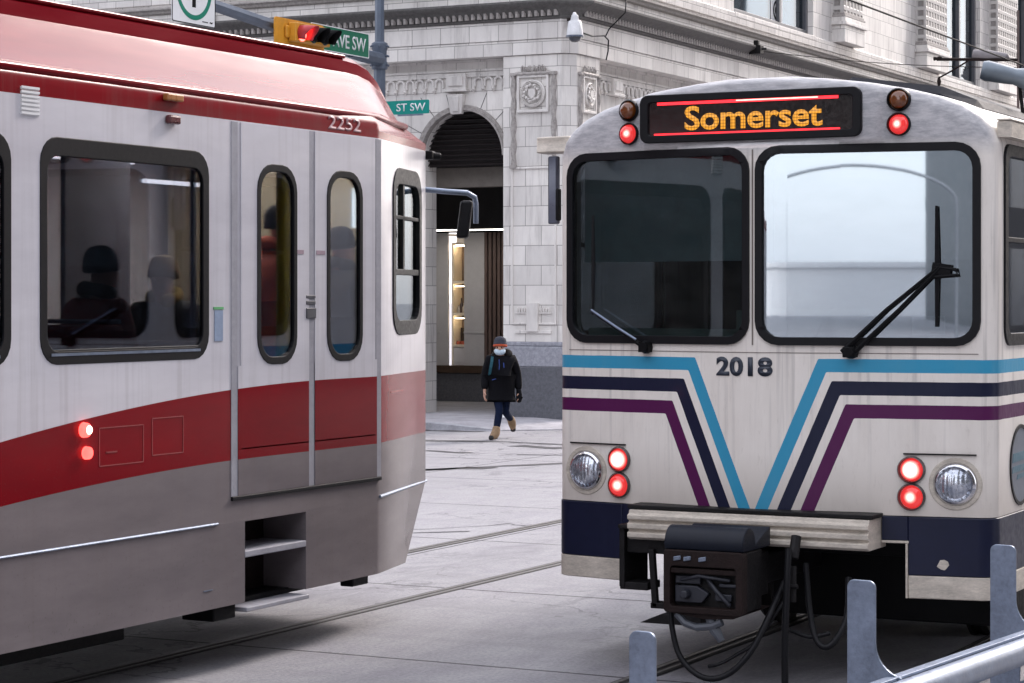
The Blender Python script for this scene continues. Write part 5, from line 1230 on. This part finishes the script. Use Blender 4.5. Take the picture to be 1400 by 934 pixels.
arm.tube([ploc(PX+.05, PY-.1, 6.34), ploc(ax, 33.2, 6.33), ploc(ax, 30, 6.58), ploc(ax, 26.0, 6.90), ploc(ax, 21, 7.25)], [.12, .115, .10, .085, .07], 8); arm.build('mast_arm', M['pole_grey'], pole, 0, 30)
def plate_x(mb, y0, y1, z0, z1, x0, x1, sl=0.0, r=.02):
    pts = rrect(y0, y1, z0, z1, r, 3); mb.prism([(y, z+(y-y0)*sl) for y, z in pts], 'x', x0, x1); return mb
SX = -19.66
AV = thing('street_sign', 'dark green AVE SW street name sign hanging on the mast arm beside the pole', 'sign', (SX, 32.3, 6.25))
b = MB(); plate_x(b, -.95, .90, .02, .44, 0, .012); b.build('plate', M['sign_green'], AV, 0, 0)
b = MB(); b.frame(rrect(-.95, .90, .02, .44, .02, 3), rrect(-.935, .885, .035, .425, .015, 3), 'x', .0121, .016); b.build('rim', M['sign_white'], AV, 0, 0)
text_part('lettering', 'AVE SW', M['sign_white'], AV, (.0125, -.27, .115), (0, 1, 0), (0, 0, 1), 1.07, .23, .003, .012)
b = MB(); b.box(-.10, -.002, -.5, -.44, .1, .36); b.box(-.10, -.002, .4, .46, .0, .34); b.build('sign_bracket', M['pole_grey'], AV, 0, 0)
SG = thing('traffic_signal', 'yellow traffic signal with its red lamp lit, mounted sideways on the mast arm', 'traffic light', (SX+.06, 31.1, 6.45))
b = MB(); plate_x(b, -.90, .58, -.24, .21, -.02, .0, 0, .05); b.build('backplate', M['signal_yellow'], SG, .004, 0)
b = MB(); b.box(.005, .16, -.52, .52, -.155, .155); b.box(.003, .05, -.62, -.52, -.1, .1); sb = b.build('housing', M['signal_yellow'], SG, .02, 0)
redl = emit('lit red signal lens', (1, .10, .08), 2.2, (.4, .02, .02)); offl = simple('unlit signal lens', (.02, .035, .03), .15, coat=.6)
for k, y in enumerate((-.345, .0, .345)):
    b = MB(); b.lathe([(.125, 0), (.12, .01), (.06, .02), (0, .022)], (.16, y, -.02), (1, 0, 0), 24); b.build('lens', redl if k == 0 else offl, sb, 0, 50)
    b = MB(); A, Bq = [], []
    for i in range(17):
        a = R(-40+260*i/16); c_, s2 = math.cos(a), math.sin(a); ln = .30*(.55+.45*max(s2, -.2))
        A.append((.155, y+.14*c_, -.02+.14*s2)); Bq.append((.16+ln, y+.135*c_, -.045+.135*s2))
    strip(b, A, Bq); vz = b.build('visor', simple('red faced visor', (.50, .04, .05), .45) if k == 0 else M['black_paint'], sb, 0, 60)
    m_ = vz.modifiers.new('s', 'SOLIDIFY'); m_.thickness = .006
TS = thing('traffic_sign', 'white square sign with green ring and black arrow hanging on the mast arm', 'sign', (SX, 28.04, 6.29))
b = MB(); plate_x(b, -.56, .56, 0, 1.05, .02, .032, 0, .03); b.build('plate', M['sign_white'], TS, 0, 0)
b = MB(); b.frame(rrect(-.56, .56, 0, 1.05, .03, 3), rrect(-.545, .545, .015, 1.035, .025, 3), 'x', .0321, .036); b.build('rim', M['black_paint'], TS, 0, 0)
b = MB(); cz = .53; o_ = [(.46*math.cos(2*PI*k/48), cz+.46*math.sin(2*PI*k/48)) for k in range(48)]; i_ = [(y*.84, cz+(z-cz)*.84) for y, z in o_]
b.frame(o_, i_, 'x', .0321, .036); b.build('ring', simple('sign ring green', (.0, .21, .13), .4), TS, 0, 0)
b = MB(); b.prism([(-.045, .26), (.045, .26), (.045, .62), (.15, .62), (0, .82), (-.15, .62), (-.045, .62)], 'x', .0321, .036); b.build('arrow', M['black_paint'], TS, 0, 0)
b = MB(); b.prism([(.40, .07), (.43, .085), (.47, .075), (.50, .09), (.47, .055), (.44, .06)], 'x', .0321, .035)
for k in range(6): b.box(.0321, .035, .22+.025*k, .235+.025*k, .06, .078)
b.build('maker_mark', M['black_paint'], TS, 0, 0)
b = MB(); b.box(-.10, .019, -.03, .03, .1, 1.0); b.build('sign_bracket', M['pole_grey'], TS, 0, 0)
ST = thing('street_sign', 'teal green ST SW street name sign fixed across the pole behind the red tram', 'sign', (PX, PY-.16, 5.36))
b = MB(); b.prism(rrect(-.25, 1.07, 0, .235, .02, 3), 'y', 0, .012); b.build('plate', M['sign_teal'], ST, 0, 0)
text_part('lettering', 'ST SW', M['sign_white'], ST, (.43, -.001, .05), (1, 0, 0), (0, 0, 1), .57, .135, .003, .012)
b = MB(); b.box(.45, .95, -.002, .016, -.03, -.002); b.box(-.05, .05, .013, .06, .0, .235); b.build('sign_bracket', M['galv'], ST, 0, 0)

# ------------------------------------------------------------------ security camera and cable on the building
CC = thing('security_camera', 'white dome security camera on a bracket at the building corner', 'camera', (-16.70, 35.14, 6.74)); CC.scale = (1.15, 1.15, 1.1)
b = MB(); b.lathe([(.0, .18), (.085, .18), (.10, .16), (.125, -.02), (.125, -.06), (.11, -.07), (0, -.07)], (0, 0, .02), n=24); b.build('housing', M['white_plastic'], CC, .004, 50)
b = MB(); b.lathe([(.10, -.051), (.10, -.08), (.085, -.12), (.05, -.15), (0, -.158)], (0, 0, .02), n=24); b.build('dome', simple('smoked dome', (.05, .055, .07), .08, coat=1), CC, 0, 60)
b = MB(); b.lathe([(.09, -.075), (.135, -.075), (.135, -.05), (.09, -.05)], (0, 0, .02), n=24); b.build('ring', simple('blue grey ring', (.12, .15, .2), .3), CC, 0, 50)
b = MB(); b.tube([(0, 0, .2), (0, 0, .30), (-.03, .05, .32), (-.16, .24, .24)], .03, 8); b.obox((-.19, .29, .22), (.05, -.05, 0), (.02, .02, 0), (0, 0, .07)); b.lathe([(0, .1), (.05, .09), (.06, 0)], (0, 0, .20), n=14); b.build('bracket', M['white_plastic'], CC, .006, 40)
b = MB(); 
for k in range(5): b.obox((-.20+.03*math.cos(k*2.1), .28+.02*math.sin(k), .22+.05*math.cos(k*1.7)), (.03, -.03, 0), (.02, .02, 0), (0, 0, .02))
b.build('rusty_mount', M['rust'], CC, .004, 0)
b = MB(); xw = CX+.11
b.tube([(CX+.03, 35.6, 6.85), (xw, 36.1, 6.80), (xw, 36.6, 6.86), (xw, 36.78, 6.80), (xw, 36.76, 6.6), (xw, 36.68, 6.44)], .014, 6)
b.tube([(xw, 36.66, 6.86), (xw+.03, 36.75, 7.0), (CX+.42, 36.82, 7.28), (CX+.40, 36.9, 7.5), (CX+.14, 37.0, 7.75), (CX+.10, 37.1, 9.5)], .012, 6)
tag(b.build('cable', M['black_rubber'], None, 0, 60), 'thin black cable drooping down the corner of the building beside the white camera', 'cable')
# ------------------------------------------------------------------ overhead line
wire_m = simple('dark line wire', (.008, .007, .007), .7, spec=.1)
b = MB(); b.tube([(-8.25, -20, 5.62), (-8.3, 24, 5.60), (-8.38, 33, 5.60), (-8.4, 90, 5.6)], .011, 6); tag(b.build('overhead_wire', wire_m, None), 'straight overhead contact wire running along the street above the trams', 'wire')
b = MB(); pts = []
for k in range(13):
    t = k/12; pts.append((-16.86+(-12.88+16.86)*t, 43.64+(50-43.64)*t, 7.31+(7.33-7.31)*t-.10*math.sin(PI*t)))
b.tube(pts, .009, 5); tag(b.build('span_wire', wire_m, None), 'thin span wire strung from the building cornice to the slim pole', 'wire')
b = MB(); b.box(CX+.0, CX+.42, 43.55, 43.75, 7.2, 7.38); b.obox((CX+.30, 43.65, 7.36), (.05, 0, 0), (0, .05, 0), (0, 0, .12)); b.tube([(CX+.4, 43.65, 7.3), (CX+.5, 43.7, 7.31)], .025, 6); tag(b.build('wire_anchor', M['dark_steel'], None, .01, 0), 'dark wall anchor of the span wire on the cornice of the building', 'anchor')
LP = thing('overhead_line_pole', 'slim metal pole with a rusty side arm behind the cream tram', 'pole', (-12.86, 50, 0))
b = MB(); b.lathe([(.12, 0), (.04, .3), (.026, 8.6), (0, 8.6)], (0, 0, 0), n=10); b.build('shaft', simple('brown pole', (.16, .12, .11), .5, .2), LP, 0, 50)
b = MB(); b.tube([(0, 0, 7.50), (-.9, 0, 7.55), (-1.85, 0, 7.60)], .035, 8); b.tube([(-1.1, 0, 7.55), (-1.45, 0, 7.35), (-1.82, 0, 7.17)], .02, 6); b.build('side_arm', M['rust'], LP, 0, 50)
b = MB(); b.lathe([(0, -.1), (.05, -.1), (.03, -.03), (.05, .03), (.03, .08), (0, .1)], (-1.82, 0, 7.62), (1, 0, .03), 10); b.lathe([(0, -.12), (.03, -.12), (.05, -.02), (.03, .05), (0, .1)], (-1.80, 0, 7.12), (.0, 0, 1), 10); b.tube([(-1.8, 0, 7.2), (-1.8, 0, 6.9)], .012, 6); b.build('insulator', M['rust'], LP, 0, 50)
b = MB(); b.lathe([(0, -.45), (.12, -.42), (.14, -.1), (.09, .35), (0, .4)], (-.62, .1, 7.62), (1, 0, -.12), 14); b.build('lamp_head', simple('grey lamp head', (.25, .23, .24), .5), LP, 0, 50)

# ------------------------------------------------------------------ galvanised barrier in front of the cream tram
ga = math.atan2(.108, .994)
BR = thing('metal_barrier', 'galvanised steel barrier of round rails with upright flared plates at lower right', 'barrier', (-2.805, 8.511, 0), -ga)
def plate(y, ztop=1.1, hw=.06, flare=True):
    b = MB(); pts = []
    for k in range(9): a = R(180-90*k/8); pts.append((-hw+.03+.03*math.cos(a), ztop-.03+.03*math.sin(a)))
    for k in range(9): a = R(90-90*k/8); pts.append((hw-.03+.03*math.cos(a), ztop-.03+.03*math.sin(a)))
    zt = .73; 
    if flare:
        for k in range(9): a = R(180+80*k/8); pts.append((hw+.13+.13*math.cos(a), zt+.13+.13*math.sin(a)))
        pts += [(hw+.14, zt-.12), (hw+.02, zt-.16)]
    pts += [(hw, .0), (-hw, .0)]
    b.prism(pts, 'y', y-.006, y+.006); return b.build('upright_plate', M['galv'], BR, .003, 0)
plate(0); plate(1.51)
b = MB(); txo = .215
b.tube([(txo, -1.2, .685), (txo, 1.44, .685), (txo, 1.448, .685)], [.056, .056, .05], 24); b.tube([(txo, 1.46, .685), (txo, 1.47, .685), (txo, 6, .685)], [.05, .056, .056], 24); b.build('top_rail', M['galv'], BR, 0, 40)
b = MB(); b.tube([(txo, 1.4, .685), (txo, 1.5, .685)], .047, 20); b.build('rail_joint', M['dark_steel'], BR)
b = MB(); b.box(txo-.105, txo-.06, -1.2, 1.50, .722, .734); b.box(txo-.105, txo-.06, 1.52, 6, .722, .734); b.build('flat_bar', M['galv'], BR, .002, 0)
for z in (.50, .30): 
    b = MB(); b.box(txo-.03, txo+.03, -1.2, 6, z, z+.05); b.build('lower_rail', M['galv'], BR, .006, 0)
b = MB()
b.box(txo-.035, txo+.035, 1.42, 1.49, 0, .63); b.build('post', M['galv'], BR, .004, 0)
PP = thing('metal_upright', 'lone galvanised upright plate with rounded top at the bottom edge in front of the coupler', 'post', (-3.018, 6.874, 0), -ga)
b = MB(); pts = [(-.05, 0)]
for k in range(9): a = R(180-90*k/8); pts.append((-.02+.03*math.cos(a), 1.07+.03*math.sin(a)))
for k in range(9): a = R(90-90*k/8); pts.append((.02+.03*math.cos(a), 1.07+.03*math.sin(a)))
pts.append((.05, 0)); b.prism(pts, 'y', -.006, .006); b.build('plate', M['galv'], PP, .003, 0)
b = MB(); b.box(-.09, .09, -.06, .06, 0, .012); b.build('foot', M['galv'], PP, .003, 0)
# litter
b = MB(); b.add([(-.08, -.04, 0), (.07, -.05, .01), (.09, .05, .03), (-.05, .06, .05), (0, 0, .055)], [(0, 1, 4), (1, 2, 4), (2, 3, 4), (3, 0, 4)])
o = b.build('paper_scrap', M['sign_white'], None, 0, 0); o.location = (-18.05, 35.05, .123); o.scale = (1.2, 1.2, 1.2); tag(o, 'crumpled white paper scrap lying on the sidewalk beside the granite pier base', 'litter')

# ------------------------------------------------------------------ the rest of the street, behind and beside the camera
M['tower'] = None
def mk_tower(name, wall, win, sx_, sz_):
    m, nt, out = nmat(name)
    o = objco(nt); s = sep(nt, o); u = math_(nt, 'ADD', s[0], s[1])
    fx = math_(nt, 'FRACT', math_(nt, 'MULTIPLY', u, 1/sx_)); fz = math_(nt, 'FRACT', math_(nt, 'MULTIPLY', s[2], 1/sz_))
    k = math_(nt, 'MULTIPLY', math_(nt, 'GREATER_THAN', fx, .3), math_(nt, 'GREATER_THAN', fz, .35))
    n_ = noise(nt, o, .2, 3)
    c = mixc(nt, k, wall, win); c = mixc(nt, ramp(nt, n_, .4, .6, 0, .3), c, (.05, .05, .055))
    bsdf(nt, out, c, math_(nt, 'MULTIPLY_ADD', k, -.5, .7), 0, .5); return m
M['tower'] = mk_tower('dark office facade', (.06, .062, .07), (.02, .023, .028), 3.2, 3.6)
M['tower_plain'] = simple('dark glass tower', (.05, .06, .075), .5, 0, .3, .3)
M['facade'] = mk_tower('brown street facade', (.13, .115, .105), (.03, .035, .04), 3.0, 3.8)
def tower(label, x0, x1, y0, y1, h, mat):
    t = thing('office_building', label, 'building', ((x0+x1)/2, (y0+y1)/2, 0)); a, c = (x1-x0)/2, (y1-y0)/2
    b = MB(); b.box(-a, a, -c, c, 0, h); b.build('wall', mat, t, 0, 0)
    b = MB(); b.box(-a-.4, a+.4, -c-.4, c+.4, h, h+1.2); b.build('parapet', mat, t, 0, 0)
tower('dark office tower across the junction behind the camera', -85, -24, -60, 0, 19, M['tower'])
tower('brown office block on the near side of the street', 13, 40, -80, 14, 19, M['facade'])
tower('stone office block farther along the near side of the street', 12, 40, 30, 120, 30, M['facade'])

tower('dark tower far down the street behind the platform', 7.6, 34, -220, -112, 80, M['tower_plain'])
SC = thing('station_canopy', 'slender arched canopy frame over the platform behind the camera', 'canopy', (-3.4, -40, 0))
cm = simple('grey canopy steel', (.26, .28, .32), .5)
for y, w_, h in ((0, 3.1, 6.0),):
    b = MB(); b.tube([(-w_, y, 0), (-w_, y, h-1.1)]+[(-w_*math.cos(PI*k/24), y, h-1.1+1.1*math.sin(PI*k/24)) for k in range(1, 24)]+[(w_, y, h-1.1), (w_, y, 0)], .045, 8); b.build('arch_rib', cm, SC)

b = MB(); b.box(-60, 30, -262, -258, 0, 6.6); b.box(-60, 30, -257.9, -257.6, 6.0, 6.7); tag(b.build('reflection_wall', simple('pale concrete wall', (.80, .80, .82), .7), None, 0, 0), 'low pale concrete wall added unseen behind the camera for its reflection in the windscreen', 'wall')  # unseen wall, added to give the right windscreen a pale reflected band
